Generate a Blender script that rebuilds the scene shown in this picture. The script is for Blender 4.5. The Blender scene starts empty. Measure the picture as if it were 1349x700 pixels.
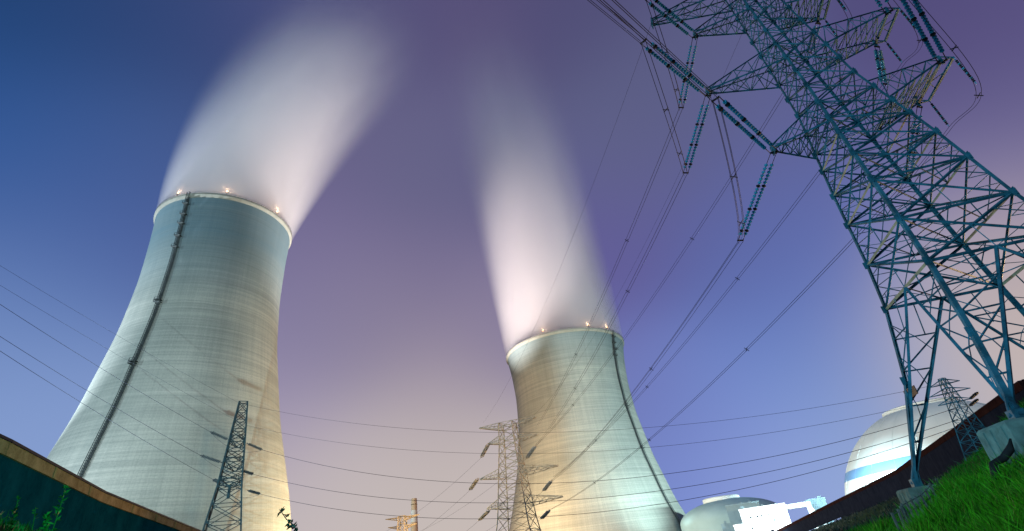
import bpy, math, random
import numpy as np
from mathutils import Vector, Matrix

random.seed(7); rng = np.random.default_rng(7)
scene = bpy.context.scene
COL = scene.collection
rad = math.radians

# ------------------------------------------------------------------ camera
IW, IH = 1349., 700.
FPX = 669.0                                   # focal length in photograph pixels
EYE = np.array([0., 0., 1.7])
PITCH, ROLL = rad(30.865), rad(7.417)
FW = np.array([0, math.cos(PITCH), math.sin(PITCH)])
UP0 = np.array([0, -math.sin(PITCH), math.cos(PITCH)])
RT0 = np.array([1., 0, 0])
CR = math.cos(ROLL)*RT0 - math.sin(ROLL)*UP0
CU = math.sin(ROLL)*RT0 + math.cos(ROLL)*UP0
cam_d = bpy.data.cameras.new('camera')
cam = bpy.data.objects.new('camera', cam_d); COL.objects.link(cam)
cam_d.sensor_fit = 'HORIZONTAL'; cam_d.sensor_width = 36.0
cam_d.lens = FPX/IW*36.0
cam_d.clip_start = 0.1; cam_d.clip_end = 20000
m = Matrix(((CR[0], CU[0], -FW[0], EYE[0]), (CR[1], CU[1], -FW[1], EYE[1]), (CR[2], CU[2], -FW[2], EYE[2]), (0, 0, 0, 1)))
cam.matrix_world = m
scene.camera = cam

def ray(x, y):
    d = FW*FPX + CR*(x-IW/2) + CU*(IH/2-y)
    return d/np.linalg.norm(d)
def at(x, y, d):
    """the point at horizontal distance d from where I stand, seen in that direction"""
    r = ray(x, y)
    return EYE + r*(d/math.hypot(r[0], r[1]))
def proj(P):
    P = np.asarray(P, float)-EYE
    return np.stack([IW/2+FPX*(P@CR)/(P@FW), IH/2-FPX*(P@CU)/(P@FW)], -1)
def azp(az, d, z=0.): return np.array([d*math.sin(rad(az)), d*math.cos(rad(az)), z])

# ------------------------------------------------------------------ render / exposure
scene.view_settings.view_transform = 'Standard'
scene.view_settings.look = 'None'
scene.view_settings.exposure = 0.0
scene.view_settings.gamma = 1.0
scene.view_settings.use_curve_mapping = False
scene.render.engine = 'CYCLES'
scene.cycles.use_denoising = True
scene.cycles.max_bounces = 10
scene.cycles.volume_bounces = 6
scene.cycles.volume_step_rate = 0.35
scene.cycles.sample_clamp_indirect = 4.0

# ------------------------------------------------------------------ sky (dusk, glow of the town near the horizon)
def lin(c):
    return [((v/255.)/12.92 if v/255. <= .04045 else ((v/255.+.055)/1.055)**2.4) for v in c]
SKY = [((0,0),(24,64,114)),((130,15),(42,66,115)),((250,15),(55,72,120)),((0,200),(35,85,150)),((100,200),(58,90,150)),((200,200),(70,90,140)),
 ((6,422),(111,139,193)),((24,542),(135,159,208)),((154,302),(80,97,155)),((60,330),(84,112,172)),((390,15),(72,78,124)),((500,15),(84,82,122)),((600,15),(88,80,120)),
 ((760,15),(80,78,118)),((470,200),(104,98,138)),((550,204),(102,102,134)),((600,200),(98,95,135)),((420,330),(116,108,148)),((550,350),(116,108,144)),
 ((390,445),(130,125,162)),((454,422),(134,125,154)),((500,445),(142,132,155)),((640,445),(136,126,155)),((564,530),(165,152,166)),((390,560),(166,155,180)),
 ((564,602),(184,173,174)),((450,644),(195,184,186)),((540,644),(197,186,184)),((640,644),(200,188,184)),((466,689),(198,188,185)),((560,695),(204,192,180)),
 ((900,120),(90,92,132)),((824,162),(94,97,133)),((830,240),(97,97,143)),((1064,432),(98,118,189)),((1090,320),(92,106,170)),((820,335),(98,92,152)),((960,335),(92,98,158)),((1004,352),(93,107,168)),((1000,200),(96,100,150)),
 ((860,524),(112,116,178)),((920,524),(110,130,195)),((1000,524),(112,135,202)),((1060,524),(120,148,210)),((1150,524),(130,158,208)),
 ((905,635),(118,138,205)),((1000,635),(136,152,220)),((1060,635),(150,165,220)),((1110,635),(160,185,215)),((1060,430),(100,122,186)),
 ((1250,43),(78,74,120)),((1345,43),(90,80,128)),((1334,182),(111,107,153)),((1340,330),(160,148,170)),((1340,420),(196,178,170)),((1345,480),(228,198,152)),((1300,500),(190,182,184)),((1240,470),(150,160,200))]
world = bpy.data.worlds.new('World'); scene.world = world; world.use_nodes = True
nt = world.node_tree; N = nt.nodes; L = nt.links; N.clear()
tc = N.new('ShaderNodeTexCoord')
nrm = N.new('ShaderNodeVectorMath'); nrm.operation = 'NORMALIZE'; L.new(tc.outputs['Generated'], nrm.inputs[0])
KR = 115.0
accc = None; accw = None
def vm(op, a, b=None, s=None):
    n = N.new('ShaderNodeVectorMath'); n.operation = op
    for i, v in ((0, a), (1, b)):
        if v is None: continue
        if isinstance(v, (tuple, list)): n.inputs[i].default_value = v
        else: L.new(v, n.inputs[i])
    if s is not None: L.new(s, n.inputs['Scale'])
    return n
def mth(tree, op, a, b=None, c=None, clamp=False):
    n = tree.nodes.new('ShaderNodeMath'); n.operation = op; n.use_clamp = clamp
    for i, v in enumerate((a, b, c)):
        if v is None: continue
        if isinstance(v, (int, float)): n.inputs[i].default_value = v
        else: tree.links.new(v, n.inputs[i])
    return n.outputs[0]
for (q, c) in SKY:
    d = ray(*q)
    dt = vm('DOT_PRODUCT', nrm.outputs[0], tuple(d)).outputs['Value']
    w = mth(nt, 'EXPONENT', mth(nt, 'MULTIPLY_ADD', dt, KR, -KR))
    cw = vm('SCALE', tuple(lin(c)), None, w).outputs[0]
    accc = cw if accc is None else vm('ADD', accc, cw).outputs[0]
    accw = w if accw is None else mth(nt, 'ADD', accw, w)
base = lin((70, 75, 120))
accc = vm('ADD', accc, tuple(v*2e-3 for v in base)).outputs[0]
accw = mth(nt, 'ADD', accw, 2e-3)
inv = mth(nt, 'DIVIDE', 1.0, accw)
skyc = vm('SCALE', accc, None, inv).outputs[0]
SUN_AZ, SUN_EL = rad(225), rad(9)
nis = N.new('ShaderNodeTexSky'); nis.sky_type = 'NISHITA'; nis.sun_disc = False
nis.sun_elevation = rad(1.0); nis.sun_rotation = SUN_AZ
bg1 = N.new('ShaderNodeBackground'); bg1.inputs['Strength'].default_value = 1.0; L.new(skyc, bg1.inputs['Color'])
bg2 = N.new('ShaderNodeBackground'); bg2.inputs['Strength'].default_value = 0.001; L.new(nis.outputs[0], bg2.inputs['Color'])
ad = N.new('ShaderNodeAddShader'); L.new(bg1.outputs[0], ad.inputs[0]); L.new(bg2.outputs[0], ad.inputs[1])
wo = N.new('ShaderNodeOutputWorld'); L.new(ad.outputs[0], wo.inputs['Surface'])

# ------------------------------------------------------------------ lights
def aim(o, p, t):
    o.location = Vector(p)
    o.rotation_euler = (Vector(t)-Vector(p)).to_track_quat('-Z', 'Y').to_euler()
def lamp(kind, name, p, t, col, energy, size=.5, cone=60, blend=.4):
    ld = bpy.data.lights.new(name, kind); ld.color = col; ld.energy = energy
    if kind == 'SUN': ld.angle = size
    else: ld.shadow_soft_size = size
    if kind == 'SPOT': ld.spot_size = rad(cone); ld.spot_blend = blend
    o = bpy.data.objects.new(name, ld); COL.objects.link(o); aim(o, p, t); return o
sd = np.array([math.sin(SUN_AZ)*math.cos(SUN_EL), math.cos(SUN_AZ)*math.cos(SUN_EL), math.sin(SUN_EL)])
lamp('SUN', 'sun', sd*100, (0, 0, 0), (.70, .95, 1.0), 1.85, rad(4))
# floodlights of the power station (out of view), with fill spots added for the steam and the left bank
lamp('SPOT', 'floodlight_teal', (-29.6, 41.2, 5.4), (-140, 247, 138), (.74, 1.0, .96), 0.95e6, .08, 62, .7)
lamp('POINT', 'sodium_lamp', (-70, 265, 10), (0, 0, 0), (1.0, .70, .38), 3.6e5, 2.0)
lamp('POINT', 'sodium_lamp', (-42, 138, 7), (0, 0, 0), (1.0, .74, .42), 3.5e4, 1.0)
lamp('POINT', 'sodium_lamp', (-40, 328, 14), (0, 0, 0), (1.0, .66, .38), 7.5e5, 2.0)
lamp('SPOT', 'floodlight_mint', (82, 348, 6), (46, 438, 120), (.74, 1.0, .95), 2.8e5, 1.0, 96, 1.0)
lamp('SPOT', 'floodlight_mint', (190, 372, 30), (52, 440, 95), (.74, 1.0, .95), 6.6e5, 1.0, 90, .7)
lamp('SPOT', 'plume_fill_spot', (-55, 300, 5), (-125, 262, 310), (1.0, .93, .90), 4.6e6, 1.5, 44, .8)  # unseen spot added to brighten the nearer plume's right side
lamp('SPOT', 'plume_fill_spot', (-130, 330, 5), (18, 425, 268), (1.0, .90, .84), 9.0e6, 1.5, 29, .8)  # unseen spot added to brighten the farther plume
lamp('POINT', 'sodium_lamp', (125, 80, 9), (0, 0, 0), (1.0, .62, .30), 5.5e5, 1.5)
lamp('SPOT', 'fill_spot_green', (5, 2, 1.1), (-15, 18, 4.3), (.10, 1.0, .78), 6.0e3, .3, 60, .8)  # unseen spot added to brighten the weeds and the wall face
lamp('SPOT', 'plume_fill_spot', (-250, 190, 5), (-150, 256, 330), (.86, .93, 1.0), 3.0e6, 1.5, 42, .8)  # unseen spot added to lift the nearer plume's dim left edge
lamp('SPOT', 'floodlight_white', (-205, 135, 5), (-178, 245, 45), (.88, .96, 1.0), 4.0e5, .5, 80, .8)
lamp('SPOT', 'floodlight_cyan', (-3, 22, 1.0), (30, 31, 26), (.05, .70, 1.0), 1.6e4, .3, 75, .6)
lamp('POINT', 'reactor_floodlight', azp(29.3, 268, 8), (0, 0, 0), (.62, .92, 1.0), 2.6e5, 1.0)
lamp('POINT', 'reactor_floodlight', azp(21.5, 282, 12), (0, 0, 0), (.76, .94, 1.0), 4.6e4, 1.0)
lamp('SPOT', 'sodium_lamp', (-8, 30, 2.0), (-15.5, 17, 5.8), (1.0, .62, .25), 1.3e3, .4, 70, .7)

# ------------------------------------------------------------------ mesh building
class MB:
    K = 1.0
    def __init__(s): s.v = []; s.f = []; s.mi = []; s.n = 0
    def add(s, vs, fs, mi=0):
        s.v.append(np.asarray(vs, float)); o = s.n
        for f in fs: s.f.append([i+o for i in f]); s.mi.append(mi)
        s.n += len(vs)
    def box(s, lo, hi, mi=0, M=None):
        x0, y0, z0 = lo; x1, y1, z1 = hi
        v = np.array([(x0,y0,z0),(x1,y0,z0),(x1,y1,z0),(x0,y1,z0),(x0,y0,z1),(x1,y0,z1),(x1,y1,z1),(x0,y1,z1)], float)
        if M is not None: v = v@M[:3,:3].T + M[:3,3]
        s.add(v, [(0,3,2,1),(4,5,6,7),(0,1,5,4),(1,2,6,5),(2,3,7,6),(3,0,4,7)], mi)
    def frame(s, a, b, hint):
        a = np.asarray(a, float); b = np.asarray(b, float); d = b-a; l = np.linalg.norm(d); d = d/max(l, 1e-9)
        u = np.asarray(hint, float) - d*np.dot(hint, d)
        if np.linalg.norm(u) < 1e-3:
            u = np.cross(d, (0.3, 1, .2))
        u /= np.linalg.norm(u); return a, b, d, u, np.cross(d, u)
    def bar(s, a, b, w, h=None, hint=(0, 0, 1), mi=0):
        h = h or w; w = w*MB.K; h = h*MB.K
        a, b, d, u, v = s.frame(a, b, hint)
        c = [u*w/2+v*h/2, -u*w/2+v*h/2, -u*w/2-v*h/2, u*w/2-v*h/2]
        s.add([a+k for k in c]+[b+k for k in c], [(0,1,5,4),(1,2,6,5),(2,3,7,6),(3,0,4,7),(3,2,1,0),(4,5,6,7)], mi)
    def angle(s, a, b, w, hint, t=None, mi=0):
        """an L section: two flanges meeting at the edge that faces along hint"""
        w = w*MB.K; t = t or w*.16
        a, b, d, u, v = s.frame(a, b, hint)
        f1 = (u+v)/math.sqrt(2); f2 = (u-v)/math.sqrt(2)
        prof = [0*u, -f1*w, -f1*w-f2*t, -f1*t-f2*t, -f2*w-f1*t, -f2*w]
        prof = [p+u*w*.35 for p in prof]
        n = 6
        s.add([a+p for p in prof]+[b+p for p in prof], [(i, (i+1) % n, n+(i+1) % n, n+i) for i in range(n)]+[(0,1,2,3),(0,3,4,5),(n+3,n+2,n+1,n),(n+5,n+4,n+3,n)], mi)
    def tube(s, pts, r, k=5, mi=0, caps=True):
        pts = np.asarray(pts, float); n = len(pts)
        rr = np.broadcast_to(np.asarray(r, float), (n,))
        t = np.gradient(pts, axis=0); t /= np.linalg.norm(t, axis=1)[:, None]+1e-12
        h = np.array([0, 0, 1.]) if abs(t[:, 2]).mean() < .8 else np.array([1., .2, 0])
        vs = []
        for i in range(n):
            u = h-t[i]*np.dot(h, t[i]); u /= np.linalg.norm(u); v = np.cross(t[i], u)
            for j in range(k):
                an = 2*math.pi*j/k; vs.append(pts[i]+rr[i]*(u*math.cos(an)+v*math.sin(an)))
        fs = [(i*k+j, i*k+(j+1) % k, (i+1)*k+(j+1) % k, (i+1)*k+j) for i in range(n-1) for j in range(k)]
        if caps: fs += [tuple(range(k))[::-1], tuple((n-1)*k+j for j in range(k))]
        s.add(vs, fs, mi)
    def build(s, name, mats, parent=None, smooth=False):
        me = bpy.data.meshes.new(name)
        V = np.concatenate(s.v) if s.v else np.zeros((0, 3))
        org = np.zeros(3)
        p = parent
        while p is not None:
            org += np.array(p.location); p = p.parent
        me.from_pydata((V-org).tolist(), [], s.f)
        mats = mats if isinstance(mats, (list, tuple)) else [mats]
        for mt in mats: me.materials.append(mt)
        if len(mats) > 1: me.polygons.foreach_set('material_index', s.mi)
        if smooth: me.polygons.foreach_set('use_smooth', [True]*len(me.polygons))
        me.update()
        o = bpy.data.objects.new(name, me); COL.objects.link(o)
        if parent is not None: o.parent = parent
        return o

def tag(o, label=None, cat=None, group=None, kind=None):
    if label: o['label'] = label
    if cat: o['category'] = cat
    if group: o['group'] = group
    if kind: o['kind'] = kind
    return o
def thing(name, loc, label, cat, group=None):
    o = bpy.data.objects.new(name, None); COL.objects.link(o); o.location = tuple(float(v) for v in loc)
    o.empty_display_size = .1
    return tag(o, label, cat, group)

# ------------------------------------------------------------------ materials
def newmat(name):
    mt = bpy.data.materials.new(name); mt.use_nodes = True
    t = mt.node_tree; b = t.nodes['Principled BSDF']; b.inputs['Specular IOR Level'].default_value = .12; return mt, t, b
def noise(t, scale, detail=4, rough=.55, vec=None, dim='3D'):
    n = t.nodes.new('ShaderNodeTexNoise'); n.inputs['Scale'].default_value = scale
    n.inputs['Detail'].default_value = detail; n.inputs['Roughness'].default_value = rough
    if vec is not None: t.links.new(vec, n.inputs['Vector'])
    return n.outputs['Fac']
def ramp(t, fac, stops):
    r = t.nodes.new('ShaderNodeValToRGB'); e = r.color_ramp.elements
    while len(e) < len(stops): e.new(.5)
    for i, (p, c) in enumerate(stops): e[i].position = p; e[i].color = (*c, 1)
    t.links.new(fac, r.inputs[0]); return r.outputs[0]
def mapping(t, src, scale):
    mp = t.nodes.new('ShaderNodeMapping'); mp.inputs['Scale'].default_value = scale; t.links.new(src, mp.inputs[0]); return mp.outputs[0]
def mixc(t, fac, a, b, mode='MIX'):
    n = t.nodes.new('ShaderNodeMix'); n.data_type = 'RGBA'; n.blend_type = mode
    for k, v in (('Factor', fac), ('A', a), ('B', b)):
        s = [i for i in n.inputs if i.name == k and (i.type == 'RGBA' or (k == 'Factor' and i.type == 'VALUE'))][0]
        if isinstance(v, (int, float)): s.default_value = v
        elif isinstance(v, tuple): s.default_value = (*v, 1)
        else: t.links.new(v, s)
    return [o for o in n.outputs if o.type == 'RGBA'][0]
def plain(name, c, rough=.7, metal=0., var=.25, scale=1.5, bump=0.):
    mt, t, b = newmat(name)
    g = t.nodes.new('ShaderNodeNewGeometry')
    f = noise(t, scale, 5, .6, g.outputs['Position'])
    lo = tuple(v*(1-var) for v in c); hi = tuple(min(1, v*(1+var)) for v in c)
    t.links.new(ramp(t, f, [(.3, lo), (.7, hi)]), b.inputs['Base Color'])
    b.inputs['Roughness'].default_value = rough; b.inputs['Metallic'].default_value = metal
    if 'steel' in name or 'wire' in name: b.inputs['Specular IOR Level'].default_value = .12
    if bump:
        bp = t.nodes.new('ShaderNodeBump'); bp.inputs['Strength'].default_value = bump; bp.inputs['Distance'].default_value = .05
        t.links.new(noise(t, scale*6, 5, .6, g.outputs['Position']), bp.inputs['Height']); t.links.new(bp.outputs[0], b.inputs['Normal'])
    return mt

def concrete_shell(name):
    mt, t, b = newmat(name)
    uv = t.nodes.new('ShaderNodeUVMap'); src = uv.outputs[0]      # u = metres round the shell, v = metres up
    sep = t.nodes.new('ShaderNodeSeparateXYZ'); t.links.new(src, sep.inputs[0])
    rings = noise(t, 1.0, 6, .7, mapping(t, src, (.004, .16, 1)))          # lift-to-lift differences
    rings2 = noise(t, 1.0, 3, .6, mapping(t, src, (.012, .9, 1)))
    streak = noise(t, 1.0, 5, .6, mapping(t, src, (.55, .012, 1)))         # rain streaks
    patch = noise(t, .02, 4, .6, src)
    fine = noise(t, 1.0, 2, .5, mapping(t, src, (1.6, 1.6, 1)))
    wv = mth(t, 'FRACT', mth(t, 'MULTIPLY', sep.outputs[1], 1/1.5))       # formwork joint every 1.5 m
    jv = mth(t, 'LESS_THAN', wv, .14)
    wu = mth(t, 'FRACT', mth(t, 'MULTIPLY', sep.outputs[0], 1/1.25))
    ju = mth(t, 'LESS_THAN', wu, .14)
    s = mth(t, 'ADD', mth(t, 'MULTIPLY', rings, .36), mth(t, 'MULTIPLY', rings2, .24))
    s = mth(t, 'ADD', s, mth(t, 'MULTIPLY', streak, .17))
    s = mth(t, 'ADD', s, mth(t, 'MULTIPLY', patch, .26))
    s = mth(t, 'ADD', s, mth(t, 'MULTIPLY', fine, .16))
    s = mth(t, 'SUBTRACT', s, mth(t, 'MULTIPLY', jv, .035))
    s = mth(t, 'SUBTRACT', s, mth(t, 'MULTIPLY', ju, .028))
    col = ramp(t, s, [(.34, (.15, .18, .175)), (.48, (.24, .275, .26)), (.60, (.33, .365, .34)), (.76, (.50, .53, .49))])
    # floodlight falloff put into the colour: darker and bluer towards the top
    top = mth(t, 'MULTIPLY_ADD', sep.outputs[1], 1/45., -3.0, clamp=True)
    topn = mth(t, 'MULTIPLY', top, mth(t, 'MULTIPLY_ADD', rings, .9, .25), clamp=True)
    col = mixc(t, mth(t, 'MULTIPLY', topn, .85), col, (.05, .16, .24))
    t.links.new(col, b.inputs['Base Color']); b.inputs['Roughness'].default_value = .9
    return mt

M = {}
M['shell'] = concrete_shell('tower_concrete')
M['lip'] = plain('rim_concrete', (.30, .31, .28), .85, 0, .15, .4)
M['ladder'] = plain('ladder_steel', (.055, .07, .075), .7, .2, .3, .5)
M['steel'] = plain('cyan_lit_steel', (.014, .090, .140), .6, .1, .65, .8)  # neutral steel; the cyan floodlight on it is put into the colour
M['steel_girt'] = plain('warm_lit_girt_steel', (.40, .34, .24), .7, .1, .3, 1.2)  # same steel, with warm side light put into a cream colour
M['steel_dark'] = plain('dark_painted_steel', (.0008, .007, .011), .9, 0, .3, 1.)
M['steel_warm'] = plain('warm_lit_steel', (.42, .36, .27), .8, 0, .35, .6)  # warm lamp light is partly put into this tan
M['steel_far'] = plain('yellow_painted_steel', (.24, .20, .13), .8, 0, .1, .3)
M['glass'] = plain('blue_insulator_glass', (.02, .20, .33), .45, 0, .25, 3)
M['cap'] = plain('insulator_cap_iron', (.012, .016, .02), .6, .3, .3, 3)
M['pale_ins'] = plain('pale_insulator', (.30, .36, .38), .4, 0, .2, 1)
M['wire'] = plain('dark_aluminium_wire', (.012, .012, .022), .7, 0, .2, .4)
M['wire_pale'] = plain('weathered_earth_wire', (.014, .014, .022), .8, 0, .2, .4)
M['plinth'] = plain('footing_concrete', (.07, .14, .14), .9, 0, .4, 1.3, .4)
M['white_clad'] = plain('white_cladding', (.78, .79, .80), .6, 0, .05, .2)
M['grey_clad'] = plain('teal_grey_cladding', (.22, .34, .40), .6, 0, .08, .2)
M['dome'] = plain('painted_dome_concrete', (.55, .62, .62), .75, 0, .10, .06)
M['dome_teal'] = plain('teal_dome_concrete', (.30, .46, .50), .75, 0, .10, .06)
M['stripe'] = plain('blue_stripe_paint', (.13, .26, .46), .6, 0, .12, .1)
M['window'] = plain('window_glass', (.03, .05, .07), .2, 0, .1, 1)
M['sign'] = plain('sign_plate', (.012, .014, .02), .5, .2, .2, 3)
M['pipe'] = plain('tarred_pipe', (.008, .012, .014), .7, 0, .4, 2)
M['wood'] = plain('old_post', (.05, .08, .085), .8, 0, .4, 3)
def leafm(name, c, var=.72):
    mt, t, b = newmat(name)
    oi = t.nodes.new('ShaderNodeNewGeometry')
    f = noise(t, .9, 4, .6, oi.outputs['Position'])
    r = mth(t, 'ADD', mth(t, 'MULTIPLY', oi.outputs['Random Per Island'], .6), mth(t, 'MULTIPLY', f, .5))
    t.links.new(ramp(t, r, [(.2, tuple(v*(1-var) for v in c)), (.55, c), (.95, tuple(v*(1+var*1.3) for v in c))]), b.inputs['Base Color'])
    b.inputs['Roughness'].default_value = .6
    return mt
M['grass'] = leafm('grass_blade', (.003, .10, .003))
M['grass_tall'] = leafm('tall_grass_blade', (.018, .17, .003))
M['weed'] = leafm('weed_leaf', (.012, .16, .025))
M['dark_leaf'] = leafm('undergrowth_leaf', (.008, .024, .022))
def ground_mat():
    mt, t, b = newmat('soil')
    g = t.nodes.new('ShaderNodeNewGeometry')
    f = noise(t, .35, 6, .65, g.outputs['Position'])
    t.links.new(ramp(t, f, [(.3, (.002, .010, .006)), (.5, (.003, .022, .004)), (.7, (.006, .038, .005))]), b.inputs['Base Color'])
    b.inputs['Roughness'].default_value = 1.0
    return mt
M['soil'] = ground_mat()
def wall_mat(name, c, c2, sc):
    mt, t, b = newmat(name)
    g = t.nodes.new('ShaderNodeNewGeometry'); tcn = g.outputs['Position']
    f = noise(t, sc, 7, .7, tcn); f2 = noise(t, 1.0, 4, .6, mapping(t, tcn, (1.6, 1.6, .25)))
    sp = noise(t, sc*9, 3, .8, tcn)
    s = mth(t, 'ADD', mth(t, 'MULTIPLY', f, .5), mth(t, 'ADD', mth(t, 'MULTIPLY', f2, .3), mth(t, 'MULTIPLY', sp, .25)))
    t.links.new(ramp(t, s, [(.40, c), (.66, c2)]), b.inputs['Base Color'])
    b.inputs['Roughness'].default_value = .95; b.inputs['Specular IOR Level'].default_value = 0.0
    bp = t.nodes.new('ShaderNodeBump'); bp.inputs['Strength'].default_value = .5; bp.inputs['Distance'].default_value = .03
    t.links.new(sp, bp.inputs['Height']); t.links.new(bp.outputs[0], b.inputs['Normal'])
    return mt
M['render'] = wall_mat('stained_wall_render', (.001, .030, .046), (.005, .068, .092), .9)
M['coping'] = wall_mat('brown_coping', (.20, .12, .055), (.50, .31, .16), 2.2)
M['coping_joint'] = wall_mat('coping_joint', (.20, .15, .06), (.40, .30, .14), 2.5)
M['coping_shaded'] = wall_mat('shaded_brown_coping', (.012, .006, .007), (.030, .014, .013), .8)  # brown coping again, with its shade put into the colour
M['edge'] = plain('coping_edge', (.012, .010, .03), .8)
M['render_shaded'] = wall_mat('shaded_wall_render', (.006, .009, .018), (.016, .020, .034), .6)  # wall render with its shade put into the colour
def emit(name, c, s):
    mt, t, b = newmat(name)
    b.inputs['Base Color'].default_value = (*c, 1); b.inputs['Emission Color'].default_value = (*c, 1); b.inputs['Emission Strength'].default_value = s
    return mt
M['sodium'] = emit('sodium_bulb', (1, .50, .20), 9)
M['bulb'] = emit('white_bulb', (.8, .95, 1), 12)

# ------------------------------------------------------------------ ground: one sheet, banks rising on both sides of where I stand
WALL_R = [np.array(p) for p in ((112., 22.), (76., 40.), (52., 56.), (92., 147.))]+[at(*q)[:2] for q in ((1100, 660, 215.), (1020, 701, 300.), (930, 742, 390.))]
WALL_RZ = [13., 13., 13., 13.]+[float(at(*q)[2]) for q in ((1100, 660, 215.), (1020, 701, 300.), (930, 742, 390.))]
WALL_L = [np.array(p) for p in ((-9.2, 0.5), (-13.5, 12.5), (-16.6, 19.8), (-21.5, 34.2), (-31., 62.))]
def seg_dist(x, y, pts):
    best = np.full(np.shape(x), 1e9)
    for a, b in zip(pts[:-1], pts[1:]):
        d = b-a; t = np.clip(((x-a[0])*d[0]+(y-a[1])*d[1])/(d@d), 0, 1)
        best = np.minimum(best, np.hypot(x-a[0]-t*d[0], y-a[1]-t*d[1]))
    return best
RAZ = np.array([-180, -70, 12, 21, 30, 34.3, 37.3, 39.4, 42.4, 46, 60, 80, 110, 180.])
RZ = np.array([0, 0, 0, .3, 1.7, 3.5, 4.8, 5.9, 7.7, 9.0, 9.5, 9, 0, 0.])
def ground_h(x, y):
    x = np.asarray(x, float); y = np.asarray(y, float)
    d = np.hypot(x, y); az = np.degrees(np.arctan2(x, y))
    zr = np.interp(az, RAZ, RZ)
    up = np.clip((d-8)/42, 0, 1)**1.6
    h = zr*np.where(d < 50, up, 1-.35*np.clip((d-52)/20, 0, 1))
    h = h*np.clip(1-(d-300)/400, 0, 1)
    # berm carrying the right wall
    for i in range(len(WALL_R)-1):
        a, b = WALL_R[i], WALL_R[i+1]; e = b-a; t = np.clip(((x-a[0])*e[0]+(y-a[1])*e[1])/(e@e), 0, 1)
        dw = np.hypot(x-a[0]-t*e[0], y-a[1]-t*e[1])
        h = np.maximum(h, np.clip(WALL_RZ[i]+(WALL_RZ[i+1]-WALL_RZ[i])*t-5.6, 0, 9)*np.exp(-(dw/9.)**2))
    # left bank up to the wall
    dl = seg_dist(x, y, WALL_L)
    wl = np.interp(y, [-20, -5, 0, 25, 60, 80], [0, .6, 1, 1, .3, 0])
    lb = 3.9*np.clip(1-(dl-1.0)/9.5, 0, 1)**1.1*wl
    side = (x < np.interp(y, [p[1] for p in WALL_L], [p[0] for p in WALL_L])-.3)
    h = np.maximum(h, np.where(side, np.clip(3.9*(1-dl/3), 0, 9)*0, lb))
    h = h + .10*np.sin(x*.9+1)*np.sin(y*.8)*np.clip((d-4)/10, 0, 1)*np.clip(2-d/200, 0, 1)
    return h
def build_ground():
    azs = np.radians(np.concatenate([np.arange(-180, -75, 5), np.arange(-75, 75, .6), np.arange(75, 180, 5)]))
    rs = np.concatenate([[.01, 1, 2, 3, 4], np.geomspace(5, 400, 130), np.geomspace(480, 9000, 14)])
    A, R = np.meshgrid(azs, rs)
    X = R*np.sin(A); Y = R*np.cos(A); Z = ground_h(X, Y)
    na, nr = len(azs), len(rs)
    mb = MB()
    fs = [(i*na+j, i*na+(j+1) % na, (i+1)*na+(j+1) % na, (i+1)*na+j) for i in range(nr-1) for j in range(na)]
    mb.add(np.stack([X, Y, Z], -1).reshape(-1, 3), [f[::-1] for f in fs])
    o = mb.build('ground', M['soil'], None, True); tag(o, kind='structure'); return o
build_ground()

# ------------------------------------------------------------------ boundary walls
def wall(pts, ztop, zbot, thick, cop_h, bay, mats, label, inner):
    """pts from near to far; inner = +1 if the faced side lies to the left of travel"""
    t0 = thing('boundary_wall', (pts[0][0], pts[0][1], 0), label, 'wall')
    body = MB(); cop = MB(); joint = MB(); edge = MB()
    zt_ = ztop if isinstance(ztop, list) else [ztop]*len(pts)
    for (a, b), (za_, zb_) in zip(zip(pts[:-1], pts[1:]), zip(zt_[:-1], zt_[1:])):
        d = b-a; l = np.hypot(*d); d = d/l; n = np.array([-d[1], d[0]])*inner; ztop = za_
        Mx = np.eye(4); Mx[:2, 0] = d; Mx[2, 0] = (zb_-za_)/l; Mx[:2, 1] = n; Mx[:2, 3] = a
        if inner < 0: Mx[:2, 1] = n
        body.box((0, -thick/2, zbot), (l, thick/2, ztop-cop_h-.004), 0, Mx)
        cop.box((.003, -thick/2-.05, ztop-cop_h), (l-.003, thick/2+.05, ztop-.07), 0, Mx)
        edge.box((.003, -thick/2-.08, ztop-.068), (l-.003, thick/2+.08, ztop), 0, Mx)
        k = int(l/bay)
        for i in range(1, k+1):
            joint.box((i*bay-.16, thick/2+.052, ztop-cop_h+.002), (i*bay+.0, thick/2+.062, ztop-.072), 0, Mx)
    body.build('wall_face', mats[0], t0); cop.build('coping', mats[1], t0)
    joint.build('coping_joints', mats[2], t0); edge.build('coping_edge', M['edge'], t0)
    return t0
wall([p for p in WALL_L], 6.0, -1.0, .35, .38, 3.2, (M['render'], M['coping'], M['coping_joint']),
     'dark teal rendered wall topped by a lit brown panelled band below the nearer tower', -1)
wall([p for p in WALL_R], WALL_RZ, 5.0, .5, .9, 6.0, (M['render_shaded'], M['coping_shaded'], M['coping_shaded']),
     'long unlit wall with a dull brown top band behind the big pylon feet', 1)

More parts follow.
